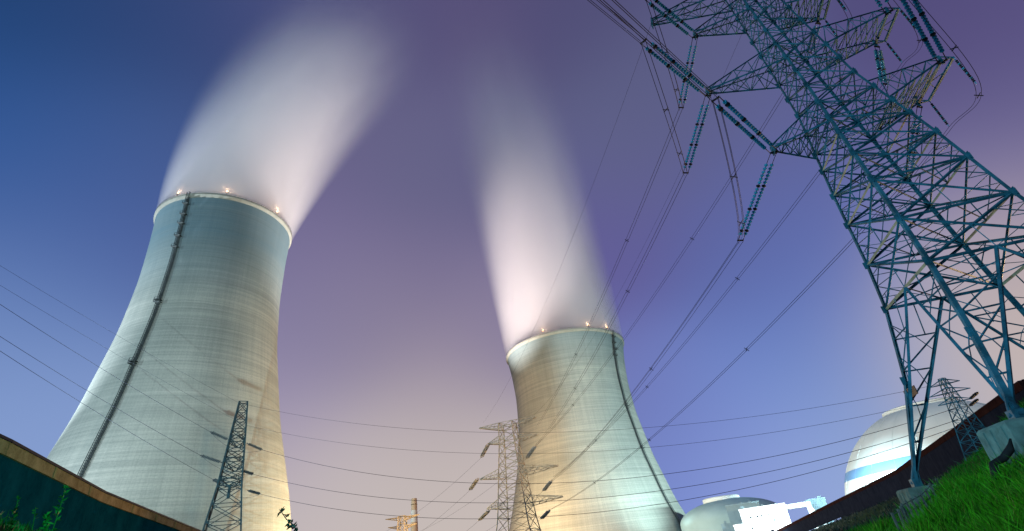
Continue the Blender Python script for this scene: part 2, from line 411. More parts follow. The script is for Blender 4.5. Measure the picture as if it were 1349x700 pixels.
# ------------------------------------------------------------------ cooling towers
def tower(c, s, radii, label, ladder_px, plat, lamps_px, wide, lw):
    zk = np.array([0, 35, 70, 105, 130, 150, 162, 168.])
    zz = np.linspace(0, 168, 85)
    # smooth interpolation of the profile
    r = np.interp(zz, zk, radii); k = np.hanning(13); k /= k.sum()
    rp = np.concatenate([r[0]+(r[0]-r[1])*np.arange(6, 0, -1), r, r[-1]+(r[-1]-r[-2])*np.arange(1, 7)])
    r = np.convolve(rp, k, 'valid')*s; H = 1.7+(zz-1.7)*s
    c = np.array(c)*s
    t0 = thing('cooling_tower', (c[0], c[1], 0), label, 'cooling tower', 'hyperbolic cooling towers')
    na = 144; vs = []; uvs = []
    th = np.linspace(0, 2*math.pi, na+1)
    mb = MB(); nz = len(zz)
    P = np.stack([c[0]+np.outer(r, np.sin(th)), c[1]+np.outer(r, np.cos(th)), np.outer(H, np.ones(na+1))], -1)
    ri = r-.9
    Pi = np.stack([c[0]+np.outer(ri, np.sin(th)), c[1]+np.outer(ri, np.cos(th)), np.outer(H, np.ones(na+1))], -1)
    w = na+1
    mb.add(P.reshape(-1, 3), [(i*w+j, (i+1)*w+j, (i+1)*w+j+1, i*w+j+1) for i in range(nz-1) for j in range(na)])
    mb.add(Pi.reshape(-1, 3), [(i*w+j, i*w+j+1, (i+1)*w+j+1, (i+1)*w+j) for i in range(nz-1) for j in range(na)])
    sh = mb.build('concrete_shell', M['shell'], t0, True)
    uvl = sh.data.uv_layers.new(name='UVMap')
    rm = float(np.mean(r))
    U = np.tile(th*rm, nz); V = np.repeat(H, w)
    uvv = np.stack([np.concatenate([U, U+11]), np.concatenate([V, V])], -1)
    idx = np.zeros(len(sh.data.loops), dtype=np.int32); sh.data.loops.foreach_get('vertex_index', idx)
    uvl.data.foreach_set('uv', uvv[idx].ravel().astype(np.float32))
    # rim ring beam
    lip = MB(); rt = r[-1]; Ht = H[-1]
    prof = [(rt-1.3, Ht+.05), (rt+.9*wide, Ht+.05), (rt+.9*wide, Ht-1.2*wide), (rt+.05, Ht-2.6*wide), (rt-1.3, Ht-2.6*wide)]
    vs = [(c[0]+q*math.sin(a), c[1]+q*math.cos(a), z) for a in th[:-1] for q, z in prof]
    m_ = len(prof)
    lip.add(vs, [(j*m_+i, j*m_+(i+1) % m_, ((j+1) % na)*m_+(i+1) % m_, ((j+1) % na)*m_+i) for j in range(na) for i in range(m_)])
    for hz in (.7, 1.25):
        pts = [(c[0]+(rt+.6*wide)*math.sin(a), c[1]+(rt+.6*wide)*math.cos(a), Ht+hz) for a in th]
    lip.build('rim_ring', M['lip'], t0)
    rail = MB()
    for hz in (.75, 1.4):
        rail.tube([(c[0]+(rt+.7*wide)*math.sin(a), c[1]+(rt+.7*wide)*math.cos(a), Ht+hz) for a in th], .06, 4)
    for a in th[:-1:2]:
        p = np.array([c[0]+(rt+.7*wide)*math.sin(a), c[1]+(rt+.7*wide)*math.cos(a), Ht]); rail.bar(p, p+[0, 0, 1.4], .07, hint=(1, 0, 0))
    rail.build('rim_railing', M['ladder'], t0)
    # ladder up the shell, on the meridian seen at ladder_px
    best = None
    for a in np.linspace(0, 2*math.pi, 1441):
        pp = np.stack([c[0]+r*math.sin(a), c[1]+r*math.cos(a), H], -1)
        nv = (pp[40]-EYE)[:2]@np.array([math.sin(a), math.cos(a)])
        if nv > 0: continue
        q = proj(pp); e = 0
        for lp in ladder_px: e += (np.min(np.hypot(q[:, 0]-lp[0], q[:, 1]-lp[1])))**2
        if best is None or e < best[0]: best = (e, a)
    a = best[1]; rdir = np.array([math.sin(a), math.cos(a), 0]); tdir = np.array([math.cos(a), -math.sin(a), 0])
    def on(z, off): return np.array([c[0], c[1], 0])+rdir*(np.interp(z, H, r)+off)+np.array([0, 0, z])
    lad = MB(); zs = np.arange(3, Ht-.5, 3.0)
    for off, sx in ((.35, -lw/2), (.35, lw/2), (1.1, -lw/2), (1.1, lw/2)):
        lad.tube([on(z, off)+tdir*sx for z in np.append(zs, Ht+1.2)], .16, 4)
    for z in np.arange(3, Ht, 1.0):
        lad.bar(on(z, .35)-tdir*lw/2, on(z, .35)+tdir*lw/2, .2, hint=rdir)
        lad.bar(on(z, 1.1)-tdir*lw/2, on(z, 1.1)+tdir*lw/2, .12, hint=rdir)
    # flat backing rail of the ladder cage
    for z0, z1 in zip(zs[:-1], zs[1:]): lad.bar(on(z0, .16), on(z1, .16), lw*.8, .12, hint=tdir)
    lad.build('ladder', M['ladder'], t0)
    for f in plat:
        z = Ht*f; pl = MB(); R3 = np.eye(4); R3[:3, 0] = tdir; R3[:3, 1] = rdir; R3[:3, 3] = on(z, 0)
        pl.box((-lw*.95, -.2, 0), (lw*.95, 2.2, .25), 0, R3)
        for sx in (-lw*.9, lw*.9): pl.box((sx-.08, 1.9, .252), (sx+.08, 2.06, 1.5), 0, R3)
        pl.box((-lw*.9, 2.0, 1.5), (lw*.9, 2.12, 1.62), 0, R3)
        pl.build('landing_platform', M['ladder'], t0)
    # lamps on the rim
    for lp in lamps_px:
        bb = None
        for a in np.linspace(0, 2*math.pi, 721):
            p = np.array([c[0]+(rt+.5)*math.sin(a), c[1]+(rt+.5)*math.cos(a), Ht+.1]); q = proj(p)
            if (p-EYE)[:2]@np.array([math.sin(a), math.cos(a)]) > 0: continue
            e = abs(q[0]-lp)
            if bb is None or e < bb[0]: bb = (e, p)
        p = bb[1]; lm = MB(); lm.bar(p, p+[0, 0, 2.0], .25, hint=(1, 0, 0)); lo = lm.build('rim_lamp', M['ladder'], t0)
        gl = MB()
        rr_ = [0, .25, .36, .25, 0]; zz_ = [-.36, -.25, 0, .25, .36]
        vs = [(p[0]+q*math.cos(b_), p[1]+q*math.sin(b_), p[2]+2.5+z) for q, z in zip(rr_, zz_) for b_ in np.linspace(0, 2*math.pi, 9)[:-1]]
        gl.add(vs, [(i*8+j, i*8+(j+1) % 8, (i+1)*8+(j+1) % 8, (i+1)*8+j) for i in range(4) for j in range(8)])
        gl.build('lamp_globe', M['sodium'], lo)
        ld = bpy.data.lights.new('rim_lamp_light', 'POINT'); ld.color = (1, .66, .38); ld.energy = 1.6e3; ld.shadow_soft_size = .6
        lt_ = bpy.data.objects.new('rim_lamp_light', ld); COL.objects.link(lt_); lt_.parent = t0
        lt_.location = (p[0]-t0.location[0]-rdir[0]*0, p[1]-t0.location[1], p[2]+4.0)
    return c, r, H
S1 = 1.2
c1, r1, H1 = tower((-144.4, 207.0), S1, [49, 44.5, 36.5, 31.2, 29.6, 29.8, 30.2, 30.6],
      'nearer, larger cooling tower with a broad dark ladder stripe, behind the slim teal pylon', [(265, 262), (197, 430), (98, 628)],
      (.965, .93, .90, .86, .825, .665, .66, .50, .495, .06), (298, 365, 233), 1.0, 1.6)
c2, r2, H2 = tower((37.94, 445.4), 1.0, [77.7, 64.5, 55.6, 50.3, 49.4, 50.8, 52.6, 53.6],
      'farther cooling tower, one flank warm tan and the other mint green', [(802, 440), (814, 496), (842, 578), (870, 640), (900, 698)],
      (.97, .94, .905, .875, .62, .42), (716, 775, 800), 1.0, 2.0)

# ------------------------------------------------------------------ steam
def plume(base, H, r0, r1, drift, curve, dens, fade, label, seed):
    o = bpy.data.objects.new('steam_plume', None)
    n = 40; k = 32; mb = MB()
    S = np.linspace(0, 1, n)
    def cen(s): return np.array([drift[0]*s+curve[0]*s*s, drift[1]*s+curve[1]*s*s])
    def rad_(s): return r0+(r1-r0)*s
    vs = []
    for s in S:
        cc = cen(s)
        for j in range(k):
            a = 2*math.pi*j/k; vs.append((base[0]+cc[0]+rad_(s)*1.0*math.cos(a), base[1]+cc[1]+rad_(s)*math.sin(a), base[2]+s*H))
    mb.add(vs, [(i*k+j, i*k+(j+1) % k, (i+1)*k+(j+1) % k, (i+1)*k+j) for i in range(n-1) for j in range(k)]+[tuple(range(k))[::-1], tuple((n-1)*k+j for j in range(k))])
    mt = bpy.data.materials.new('steam'); mt.use_nodes = True; t = mt.node_tree; t.nodes.clear()
    tcn = t.nodes.new('ShaderNodeTexCoord'); sep = t.nodes.new('ShaderNodeSeparateXYZ'); t.links.new(tcn.outputs['Object'], sep.inputs[0])
    x, y, z = sep.outputs
    s = mth(t, 'DIVIDE', z, H, clamp=True)
    s2 = mth(t, 'MULTIPLY', s, s)
    cx = mth(t, 'MULTIPLY_ADD', s, drift[0], mth(t, 'MULTIPLY', s2, curve[0]))
    cy = mth(t, 'MULTIPLY_ADD', s, drift[1], mth(t, 'MULTIPLY', s2, curve[1]))
    rr = mth(t, 'MULTIPLY_ADD', s, r1-r0, r0)
    dx = mth(t, 'SUBTRACT', x, cx); dy = mth(t, 'SUBTRACT', y, cy)
    rho2 = mth(t, 'DIVIDE', mth(t, 'ADD', mth(t, 'MULTIPLY', dx, dx), mth(t, 'MULTIPLY', dy, dy)), mth(t, 'MULTIPLY', rr, rr))
    # radial profile: full in the core, soft towards the edge; softer higher up
    edge = mth(t, 'SUBTRACT', 1.0, rho2, clamp=True)
    p = mth(t, 'MULTIPLY_ADD', s, 3.2, .45)
    rp = mth(t, 'POWER', edge, p)
    fz = mth(t, 'POWER', mth(t, 'SUBTRACT', 1.0, s, clamp=True), fade)
    # long-exposure streaks that follow the drift
    cmb = t.nodes.new('ShaderNodeCombineXYZ')
    t.links.new(mth(t, 'DIVIDE', dx, rr), cmb.inputs[0]); t.links.new(mth(t, 'DIVIDE', dy, rr), cmb.inputs[1]); t.links.new(mth(t, 'MULTIPLY_ADD', s, 1.0, seed), cmb.inputs[2])
    nz = noise(t, 1.7, 5, .60, cmb.outputs[0])
    st = mth(t, 'MULTIPLY_ADD', nz, 2.6, -.25, clamp=False)
    st = mth(t, 'MAXIMUM', st, 0.05)
    d = mth(t, 'MULTIPLY', mth(t, 'MULTIPLY', rp, fz), mth(t, 'MULTIPLY', st, dens))
    pv = t.nodes.new('ShaderNodeVolumePrincipled'); pv.inputs['Color'].default_value = (.97, .95, .97, 1); pv.inputs['Anisotropy'].default_value = .15
    t.links.new(d, pv.inputs['Density'])
    out = t.nodes.new('ShaderNodeOutputMaterial'); t.links.new(pv.outputs[0], out.inputs['Volume'])
    bpy.data.objects.remove(o)
    V = np.concatenate(mb.v)-np.array(base)
    me = bpy.data.meshes.new('steam_plume'); me.from_pydata(V.tolist(), [], mb.f); me.materials.append(mt)
    ob = bpy.data.objects.new('steam_plume', me); COL.objects.link(ob); ob.location = tuple(base)
    return tag(ob, label, 'steam plume', 'steam plumes')
plume((c1[0], c1[1], H1[-1]+.4), 250, r1[-1]*1.02, 88, (22, 20), (58, 20), .12, 1.8, 'broad white steam plume drifting sideways out of the nearer tower', 0.3)
plume((c2[0], c2[1], H2[-1]+.4), 400, r2[-1]*1.02, 82, (-15, -26), (-30, -95), .10, 2.6, 'slimmer white steam plume rising straight from the farther tower', 4.1)

# ------------------------------------------------------------------ the big pylon
PS = 1.4
PC0 = np.array([22.79, 23.11]); PYAW = rad(-102.11); PLEAN = np.array([-.05, .05]); PZC = 4.61
EX = np.array([math.cos(PYAW), math.sin(PYAW), 0]); EY = np.array([-math.sin(PYAW), math.cos(PYAW), 0])
PZK = np.array([2.609, 7.606, 12.603, 19.266, 25.929, 35.923, 44.])
PWK = np.array([5.38, 3.70, 2.67, 2.11, 1.40, 1.06, .85])
SG = dict(C=(1, -1), R=(1, 1), B=(-1, 1), L=(-1, -1))
def sc(P): return EYE+(np.asarray(P)-EYE)*PS
def pax(z): return np.array([*(PC0+(z-PZC)*PLEAN), z])
def pcor(k, z):
    w = np.interp(z, PZK, PWK); s = SG[k]
    return sc(pax(z)+EX*w*s[0]+EY*w*s[1])
PBASE = sc(pax(4.0)); PBASE[2] = 5.0
big = thing('transmission_pylon', PBASE, 'huge teal steel lattice pylon on concrete footings, looming closest of all pylons', 'pylon')
FOOT = dict(C=4.61, L=3.41, R=5.0, B=5.6)
lev = [8.0, 11.8, 14.5, 17.25, 19.4, 21.3, 22.65, 24.2, 26.0, 27.6, 29.17, 30.7, 32.4, 34.1, 35.65, 37.1, 38.6, 40.2, 41.8]
nb = {'C': 'R', 'R': 'B', 'B': 'L', 'L': 'C'}
def outward(k): return EX*SG[k][0]+EY*SG[k][1]
MB.K = .74
for k in 'CLRB':
    g = MB(); zs = [FOOT[k]]+lev
    for z0, z1 in zip(zs[:-1], zs[1:]):
        w = np.interp(z0, [4, 12, 24, 42], [.40, .34, .27, .20])
        g.angle(pcor(k, z0), pcor(k, z1), w, outward(k))
    # gusset plates at the joints
    for z in lev[:-3]:
        for kk in (nb[k], [q for q in nb if nb[q] == k][0]):
            a = pcor(k, z); d = pcor(kk, z)-a; d /= np.linalg.norm(d)
            g.bar(a-d*.05+[0, 0, -.3], a-d*.05+[0, 0, .3], .5, .03, hint=d)
    # foot shoe
    f = pcor(k, FOOT[k]); g.bar(f-[0, 0, .55], f+[0, 0, .05], .75, hint=EX); 
    for q in (EX, EY, -EX, -EY):
        g.bar(f+q*.32-[0, 0, .25], f+(pcor(k, FOOT[k]+.8)-f)*1.0, .10, .22, hint=q)
    g.build('leg', M['steel'], big)
def lerp(a, b, t): return a+(b-a)*t
for k in 'CRBL':
    j = nb[k]; g = MB(); h = g; out = outward(k)+outward(j)
    A = lambda z: pcor(k, z); Bq = lambda z: pcor(j, z)
    # bottom panel: diagonals from both feet to the middle of the girt, with redundants
    zg = lev[1]; mid = lerp(A(zg), Bq(zg), .5)
    for X, zf in ((A, FOOT[k]), (Bq, FOOT[j])):
        f = X(zf); g.angle(f, mid, .24, out); n = 5
        for i in range(1, n):
            p = lerp(f, mid, i/n); q = X(lerp(zf, zg, i/n)); g.angle(p, q, .11, out)
            q2 = X(lerp(zf, zg, (i-1+.0)/n)); 
            if i > 1: g.angle(p, X(lerp(zf, zg, (i-1)/n)), .11, out)
            h.bar(lerp(p, q, .5), X(lerp(zf, zg, (i+.5)/n)), .07)
            h.bar(lerp(p, q, .5), lerp(f, mid, (i-.5)/n), .06)
    q_ = MB(); q_.angle(A(zg), Bq(zg), .22, out); q_.build('horizontal_girt', M['steel_girt'] if k in 'LR' else M['steel'], big)  # warm light painted on the girts of two faces only
    for t_ in (.25, .75): h.bar(lerp(A(zg), Bq(zg), t_), lerp(A(lev[0]) if t_ < .5 else Bq(lev[0]), mid, .55), .08)
    for z0, z1 in zip(lev[1:-1], lev[2:]):
        w = np.interp(z0, [12, 24, 42], [.21, .15, .10])
        g.angle(A(z0), Bq(z1), w, out); g.angle(Bq(z0), A(z1), w, out); 
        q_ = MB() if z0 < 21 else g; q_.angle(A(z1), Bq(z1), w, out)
        if z0 < 21: q_.build('horizontal_girt', M['steel_girt'] if k in 'LR' else M['steel'], big)
        c_ = lerp(A(z0), Bq(z1), .5)
        if z0 < 21:      # redundants of the big panels
            zm = (z0+z1)/2
            for X in (A, Bq):
                a0 = X(z0); a1 = X(z1); am = X(zm)
                h.bar(am, lerp(a0, c_, .5), .08); h.bar(am, lerp(a1, c_, .5), .08)
                h.bar(lerp(a0, am, .5), lerp(a0, c_, .5), .06); h.bar(lerp(am, a1, .5), lerp(a1, c_, .5), .06)
                h.bar(lerp(lerp(a0, am, .5), lerp(a0, c_, .5), .5), lerp(a0, c_, .25), .05)
            h.bar(c_, lerp(A(z0), Bq(z0), .5), .08)
            h.bar(lerp(A(z0), Bq(z0), .5), lerp(A(z0), c_, .5), .06); h.bar(lerp(A(z0), Bq(z0), .5), lerp(Bq(z0), c_, .5), .06)
        elif z0 < 36:
            h.bar(c_, lerp(A(z1), Bq(z1), .5), .06); h.bar(c_, lerp(A(z0), Bq(z0), .5), .06)
            h.bar(A((z0+z1)/2), c_, .06); h.bar(Bq((z0+z1)/2), c_, .06)
    g.build('face_bracing', M['steel'], big)
for z in (11.8, 14.5, 17.25, 19.4, 22.65, 24.2, 29.17, 30.7, 35.65, 38.6):
    g = MB()
    g.angle(pcor('C', z), pcor('B', z), .13, (0, 0, -1)); g.angle(pcor('L', z), pcor('R', z), .13, (0, 0, -1))
    ms = [lerp(pcor(k, z), pcor(nb[k], z), .5) for k in 'CRBL']
    for i in range(4): g.bar(ms[i], ms[(i+1) % 4], .09)
    g.build('plan_bracing', M['steel'], big)
def arm_left(z, hz, tip_off, tip_w, ztip):
    g = MB(); tipc = sc(pax(ztip)-EY*tip_off); T = [tipc+EX*tip_w, tipc-EX*tip_w]       # front, back
    lo = [pcor('C', z), pcor('L', z)]; hi = [pcor('C', z+hz), pcor('L', z+hz)]
    Tt = [T[0]+[0, 0, .35], T[1]+[0, 0, .35]]
    n = 5
    for i in range(2):
        g.angle(lo[i], T[i], .20, (0, 0, -1)); g.angle(hi[i], Tt[i], .17, (0, 0, 1))
        for q in range(n):
            a0 = lerp(lo[i], T[i], q/n); a1 = lerp(lo[i], T[i], (q+1)/n); b0 = lerp(hi[i], Tt[i], q/n); b1 = lerp(hi[i], Tt[i], (q+1)/n)
            g.bar(b0, a1, .085) if q % 2 else g.bar(a0, b1, .085)
            g.bar(a1, b1, .07)
    for q in range(n):
        a0 = lerp(lo[0], T[0], q/n); a1 = lerp(lo[0], T[0], (q+1)/n); b0 = lerp(lo[1], T[1], q/n); b1 = lerp(lo[1], T[1], (q+1)/n)
        g.bar(a0, b1, .085); g.bar(b0, a1, .07); g.bar(a1, b1, .08)
        c0_, c1_, d0_, d1_ = lerp(hi[0], Tt[0], q/n), lerp(hi[0], Tt[0], (q+1)/n), lerp(hi[1], Tt[1], q/n), lerp(hi[1], Tt[1], (q+1)/n)
        g.bar(c0_, d1_, .07)
    # hanger plates at the tip
    for t_ in (T[0], T[1], tipc): g.bar(t_-[0, 0, .45], t_+[0, 0, .5], .30, .12, hint=EX)
    g.bar(T[0], T[1], .25)
    g.build('crossarm', M['steel'], big); return tipc
def nsolve(F, x0, n=60):
    x = np.array(x0, float)
    for _ in range(n):
        r = F(x); J = np.stack([(F(x+e)-r)/1e-5 for e in np.eye(len(x))*1e-5], 1)
        x = x-np.clip(np.linalg.lstsq(J, r, rcond=None)[0], -2, 2)
    return x
def arm_right(z, hz, tip_off, ztip, out_off, fpx):
    g = MB(); w = np.interp(z, PZK, PWK)*PS
    x = nsolve(lambda v: proj(sc(pax(v[1])+EY*v[0])+EX*w)-np.array(fpx), (tip_off, ztip)); tipc = sc(pax(x[1])+EY*x[0])
    print('armR', x)
    T = [tipc+EX*w, tipc-EX*w]; lo = [pcor('R', z), pcor('B', z)]; hi = [pcor('R', z+hz), pcor('B', z+hz)]
    Tt = [t_+[0, 0, .5] for t_ in T]; n = 6
    for i in range(2):
        g.angle(lo[i], T[i], .22, (0, 0, -1)); g.angle(hi[i], Tt[i], .17, (0, 0, 1))
        for q in range(n):
            a0 = lerp(lo[i], T[i], q/n); a1 = lerp(lo[i], T[i], (q+1)/n); b0 = lerp(hi[i], Tt[i], q/n); b1 = lerp(hi[i], Tt[i], (q+1)/n)
            g.bar(b0, a1, .08) if q % 2 else g.bar(a0, b1, .08)
            g.bar(a1, b1, .07)
    for q in range(n):
        a0 = lerp(lo[0], T[0], q/n); a1 = lerp(lo[0], T[0], (q+1)/n); b0 = lerp(lo[1], T[1], q/n); b1 = lerp(lo[1], T[1], (q+1)/n)
        g.bar(a0, b1, .10); g.bar(b0, a1, .10); g.bar(a1, b1, .06)
        g.bar(lerp(hi[0], Tt[0], q/n), lerp(hi[1], Tt[1], (q+1)/n), .07)
    O = [T[0]+EY*out_off, T[1]+EY*out_off]
    g.bar(T[0], T[1], .26); g.bar(O[0], O[1], .24); g.bar(T[0], O[0], .14); g.bar(T[1], O[1], .14); g.bar(Tt[0], O[0], .1); g.bar(Tt[1], O[1], .1)
    g.bar(lerp(T[0], T[1], .5), lerp(O[0], O[1], .3), .08); g.bar(lerp(T[0], T[1], .5), lerp(O[0], O[1], .7), .08)
    for t_ in T: g.bar(t_-[0, 0, .4], t_+[0, 0, .6], .3, .12, hint=EY)
    g.build('crossarm', M['steel'], big); return T, O
TL = [arm_left(22.3, 2.0, 4.65, .25, 22.65), arm_left(28.9, 1.9, 6.33, .25, 29.17), arm_left(35.3, 1.8, 4.96, .25, 35.65)]
TE = arm_left(38.3, 1.6, 7.33, .35, 38.61)
TR = [arm_right(22.9, 1.9, 6.07, 24.11, .9, (1240, 80)), arm_right(29.2, 1.8, 6.26, 29.96, .9, (1170, 15)), arm_right(34.6, 1.6, 3.5, 34.29, .7, (1086, -8))]
MB.K = 1.0
# dark number plate wired to the left leg
pq = lerp(at(1203, 508, 42), at(1203, 508, 42), 0)
pl = MB(); Lp = pcor('L', 7.3); dplate = (pcor('C', 7.3)-Lp); dplate /= np.linalg.norm(dplate)
pl.bar(Lp+dplate*.25+[0, 0, -.35], Lp+dplate*.25+[0, 0, .35], .06, 1.1, hint=np.cross(dplate, (0, 0, 1)))
pl.bar(Lp+dplate*.85+[0, 0, -.30], Lp+dplate*.85+[0, 0, .30], .05, 1.5, hint=np.cross(dplate, (0, 0, 1)))
pl.build('number_plate', M['sign'], big)
# concrete footings
def plinth(k, half, hgt, label):
    f = pcor(k, FOOT[k]); zt = f[2]-.5
    t0 = thing('concrete_footing', (f[0], f[1], zt-hgt), label, 'footing', 'concrete footings of the big pylon')
    g = MB(); R3 = np.eye(4); R3[:3, 0] = EX; R3[:3, 1] = EY; R3[:3, 3] = (f[0], f[1], zt)
    def frus(h0, h1, z0, z1):
        v = [(-h0, -h0, z0), (h0, -h0, z0), (h0, h0, z0), (-h0, h0, z0), (-h1, -h1, z1), (h1, -h1, z1), (h1, h1, z1), (-h1, h1, z1)]
        v = np.array(v)@R3[:3, :3].T+R3[:3, 3]
        g.add(v, [(0,3,2,1),(4,5,6,7),(0,1,5,4),(1,2,6,5),(2,3,7,6),(3,0,4,7)])
    frus(half, half*.97, -hgt, -.12); frus(half*.97, half*.90, -.12, 0)
    g.build('footing_block', M['plinth'], t0)
    st = MB()
    for sx in (-.55, -.1, .6):
        for (ax, sg) in ((0, -1), (1, -1)):
            lo = [0, 0, -hgt+.1]; hi = [0, 0, -.2]
            o_ = 1-ax
            lo[ax] = sx*half; hi[ax] = sx*half+.05; lo[o_] = sg*(half*.985)-.03; hi[o_] = sg*(half*.985)+.01
            st.box(lo, hi, 0, R3)
    st.build('formwork_ridge', M['plinth'], t0)
    return t0, f, zt
pC = plinth('C', 1.45, 3.2, 'bigger concrete block under the nearest leg, with a black pipe against it')
pL = plinth('L', 1.15, 2.9, 'smaller concrete block under the left leg, above the sagging fence')
plinth('R', 1.3, 3.0, 'concrete block out of view under the leg farthest from the slim fence')
plinth('B', 1.3, 3.0, 'concrete block out of view under the rear leg of the big pylon')

# ------------------------------------------------------------------ insulator strings and conductors
def insulator(a, b, label, sep=.55, r=.17, n=22, double=True, mats=None, group='insulator strings of the big pylon', lead=.12, dark=7):
    """cap-and-pin discs strung from a (tower end) to b (line end)"""
    mats = mats or [M['glass'], M['cap']]
    a = np.asarray(a, float); b = np.asarray(b, float); d = b-a; l = np.linalg.norm(d); d = d/l
    t0 = thing('insulator_string', a, label, 'insulator', group) if double else None
    side = np.cross(d, (0, 0, 1.)); 
    if np.linalg.norm(side) < .05: side = np.cross(d, EX)
    side /= np.linalg.norm(side); upv = np.cross(side, d)
    offs = (-sep/2, sep/2) if double else (0.,)
    for o_ in offs:
        g = MB(); p0 = a+side*o_; K = 8
        s0 = l*lead; s1 = l*(1-lead*.6); step = (s1-s0)/n
        g.tube([p0, p0+d*l], .035, 4, 1)
        for i in range(n):
            big_ = (i % dark == dark-1)
            c_ = p0+d*(s0+step*i); rr = r*(1.18 if big_ else 1.); mi = 1 if big_ else 0
            ang = np.linspace(0, 2*math.pi, K+1)[:-1]
            ring = lambda c, q: [c+q*(side*math.cos(x)+upv*math.sin(x)) for x in ang]
            vs = ring(c_, .05)+ring(c_+d*step*.30, rr)+ring(c_+d*step*.62, rr*.92)+ring(c_+d*step*.8, .06)
            g.add(vs, [(q*K+j, q*K+(j+1) % K, (q+1)*K+(j+1) % K, (q+1)*K+j) for q in range(3) for j in range(K)], mi)
        if not double: return tag(g.build('insulator_string', mats, None), label, 'insulator', group)
        g.build('disc_row', mats, t0)
    if double:
        y = MB(); y.bar(a-side*sep*.6+d*.1, a+side*sep*.6+d*.1, .14, .08, hint=d); y.build('yoke_plate', mats[1], t0)
        y = MB(); y.bar(b-side*sep*.6-d*.1, b+side*sep*.6-d*.1, .14, .08, hint=d); y.build('yoke_plate', mats[1], t0)
    return t0
def sag_curve(a, b, sag, n=40):
    t = np.linspace(0, 1, n)[:, None]; p = a+(b-a)*t; p[:, 2] -= (4*sag*t*(1-t))[:, 0]; return p
def bundle(pts, label, r=.03, cnt=4, gap=.42, spacers=(), name='conductor_bundle', cat='power line', group='conductors of the big pylon', rings=False, mat=None):
    pts = np.asarray(pts, float)
    if cnt == 1:
        g = MB(); g.tube(pts, r, 4); return tag(g.build(name, mat or M['wire'], None), label, cat, group)
    t0 = thing(name, pts[0], label, cat, group)
    tg = np.gradient(pts, axis=0); tg /= np.linalg.norm(tg, axis=1)[:, None]
    sd_ = np.cross(tg, (0, 0, 1.)); sd_ /= np.linalg.norm(sd_, axis=1)[:, None]+1e-9; uu = np.cross(sd_, tg)
    offs = {1: [(0, 0)], 2: [(-.5, 0), (.5, 0)], 3: [(-.5, -.3), (.5, -.3), (0, .5)], 4: [(-.5, -.5), (.5, -.5), (.5, .5), (-.5, .5)]}[cnt]
    for (u, v) in offs:
        g = MB(); g.tube(pts+sd_*u*gap+uu*v*gap, r, 4); g.build('wire', mat or M['wire'], t0)
    for f in spacers:
        i = int(f*(len(pts)-1)); g = MB(); c_ = pts[i]
        for s in ((1, 1), (1, -1)):
            g.bar(c_-(sd_[i]*s[0]+uu[i]*s[1])*gap*.6, c_+(sd_[i]*s[0]+uu[i]*s[1])*gap*.6, max(.055, r*2.0), hint=tg[i])
        g.build('spacer', M['cap'], t0)
    return t0
def nsolve(F, x0, n=60):
    x = np.array(x0, float)
    for _ in range(n):
        r = F(x); J = np.stack([(F(x+e)-r)/1e-5 for e in np.eye(len(x))*1e-5], 1)
        x = x-np.clip(np.linalg.lstsq(J, r, rcond=None)[0], -2, 2)
    return x
def dirv(az, slope):
    v = np.array([math.sin(az), math.cos(az), slope]); return v/np.linalg.norm(v)
# --- the middle pylon the line runs on to
P2D = 150.
def p2(x, y): return at(x, y, P2D)
P2A = dict(t=p2(708, 561), a=p2(706, 587), b=p2(727, 633), c=p2(724, 672))
# --- strings running on towards the middle pylon (down-line) and back over my head (up-line)
names = ['lowest', 'middle', 'upper']
down_px = [(975, 318), (903, 229), (897, 143)]
up_px = [(942, 130), (847, 54), (853, -3)]
ends_d, ends_u = [], []
AZ_DOWN = math.atan2((P2A['b']-TL[0])[0], (P2A['b']-TL[0])[1])
for i in range(3):
    T0 = TL[i]-[0, 0, .3]
    x = nsolve(lambda v: proj(T0+dirv(AZ_DOWN, v[0])*v[1])-np.array(down_px[i]), (-.4, 6.))
    print('down', i, x); E = T0+dirv(AZ_DOWN, x[0])*x[1]; ends_d.append(E)
    insulator(T0, E, 'blue glass double string dropping from the tip of the %s tapering crossarm' % names[i])
    x = nsolve(lambda v: proj(T0+dirv(v[0], -.10)*v[1])-np.array(up_px[i]), (AZ_DOWN+math.pi, 6.))
    print('up', i, np.degrees(x[0]), x[1]); E = T0+dirv(x[0], -.10)*x[1]; ends_u.append((E, x[0]))
    insulator(T0, E, 'blue glass double string stretched away overhead from the %s tapering crossarm' % names[i])
far_t = [P2A['b'], P2A['a'], P2A['t']]; far_n = ['second', 'first', 'topmost']
for i in range(3):
    a = ends_d[i]; b = far_t[i]
    bundle(sag_curve(a, b, 2.2), 'long conductor bundle sloping from the %s tapering crossarm to the middle pylon' % names[i], r=.028, cnt=3 if i == 0 else 2, gap=.42, spacers=(.28, .62) if i == 0 else (.22, .55))
    E, az = ends_u[i]
    bundle(sag_curve(E, E+dirv(az, -.02)*160, 3.0), 'conductor bundle running back overhead from the %s tapering crossarm' % names[i], r=.022, cnt=4, spacers=())
    # jumper loop
    mid_ = (E+a)/2-np.array([0, 0, 2.2]); t = np.linspace(0, 1, 24)[:, None]
    pts = (1-t)**2*E+2*t*(1-t)*(2*mid_-(E+a)/2)+t**2*a
    bundle(pts, 'loop of jumper wires hanging under the tip of the %s tapering crossarm' % names[i], r=.02, cnt=4, gap=.4, spacers=(.35, .7), name='jumper_loop', cat='jumper', group='jumper loops of the big pylon')
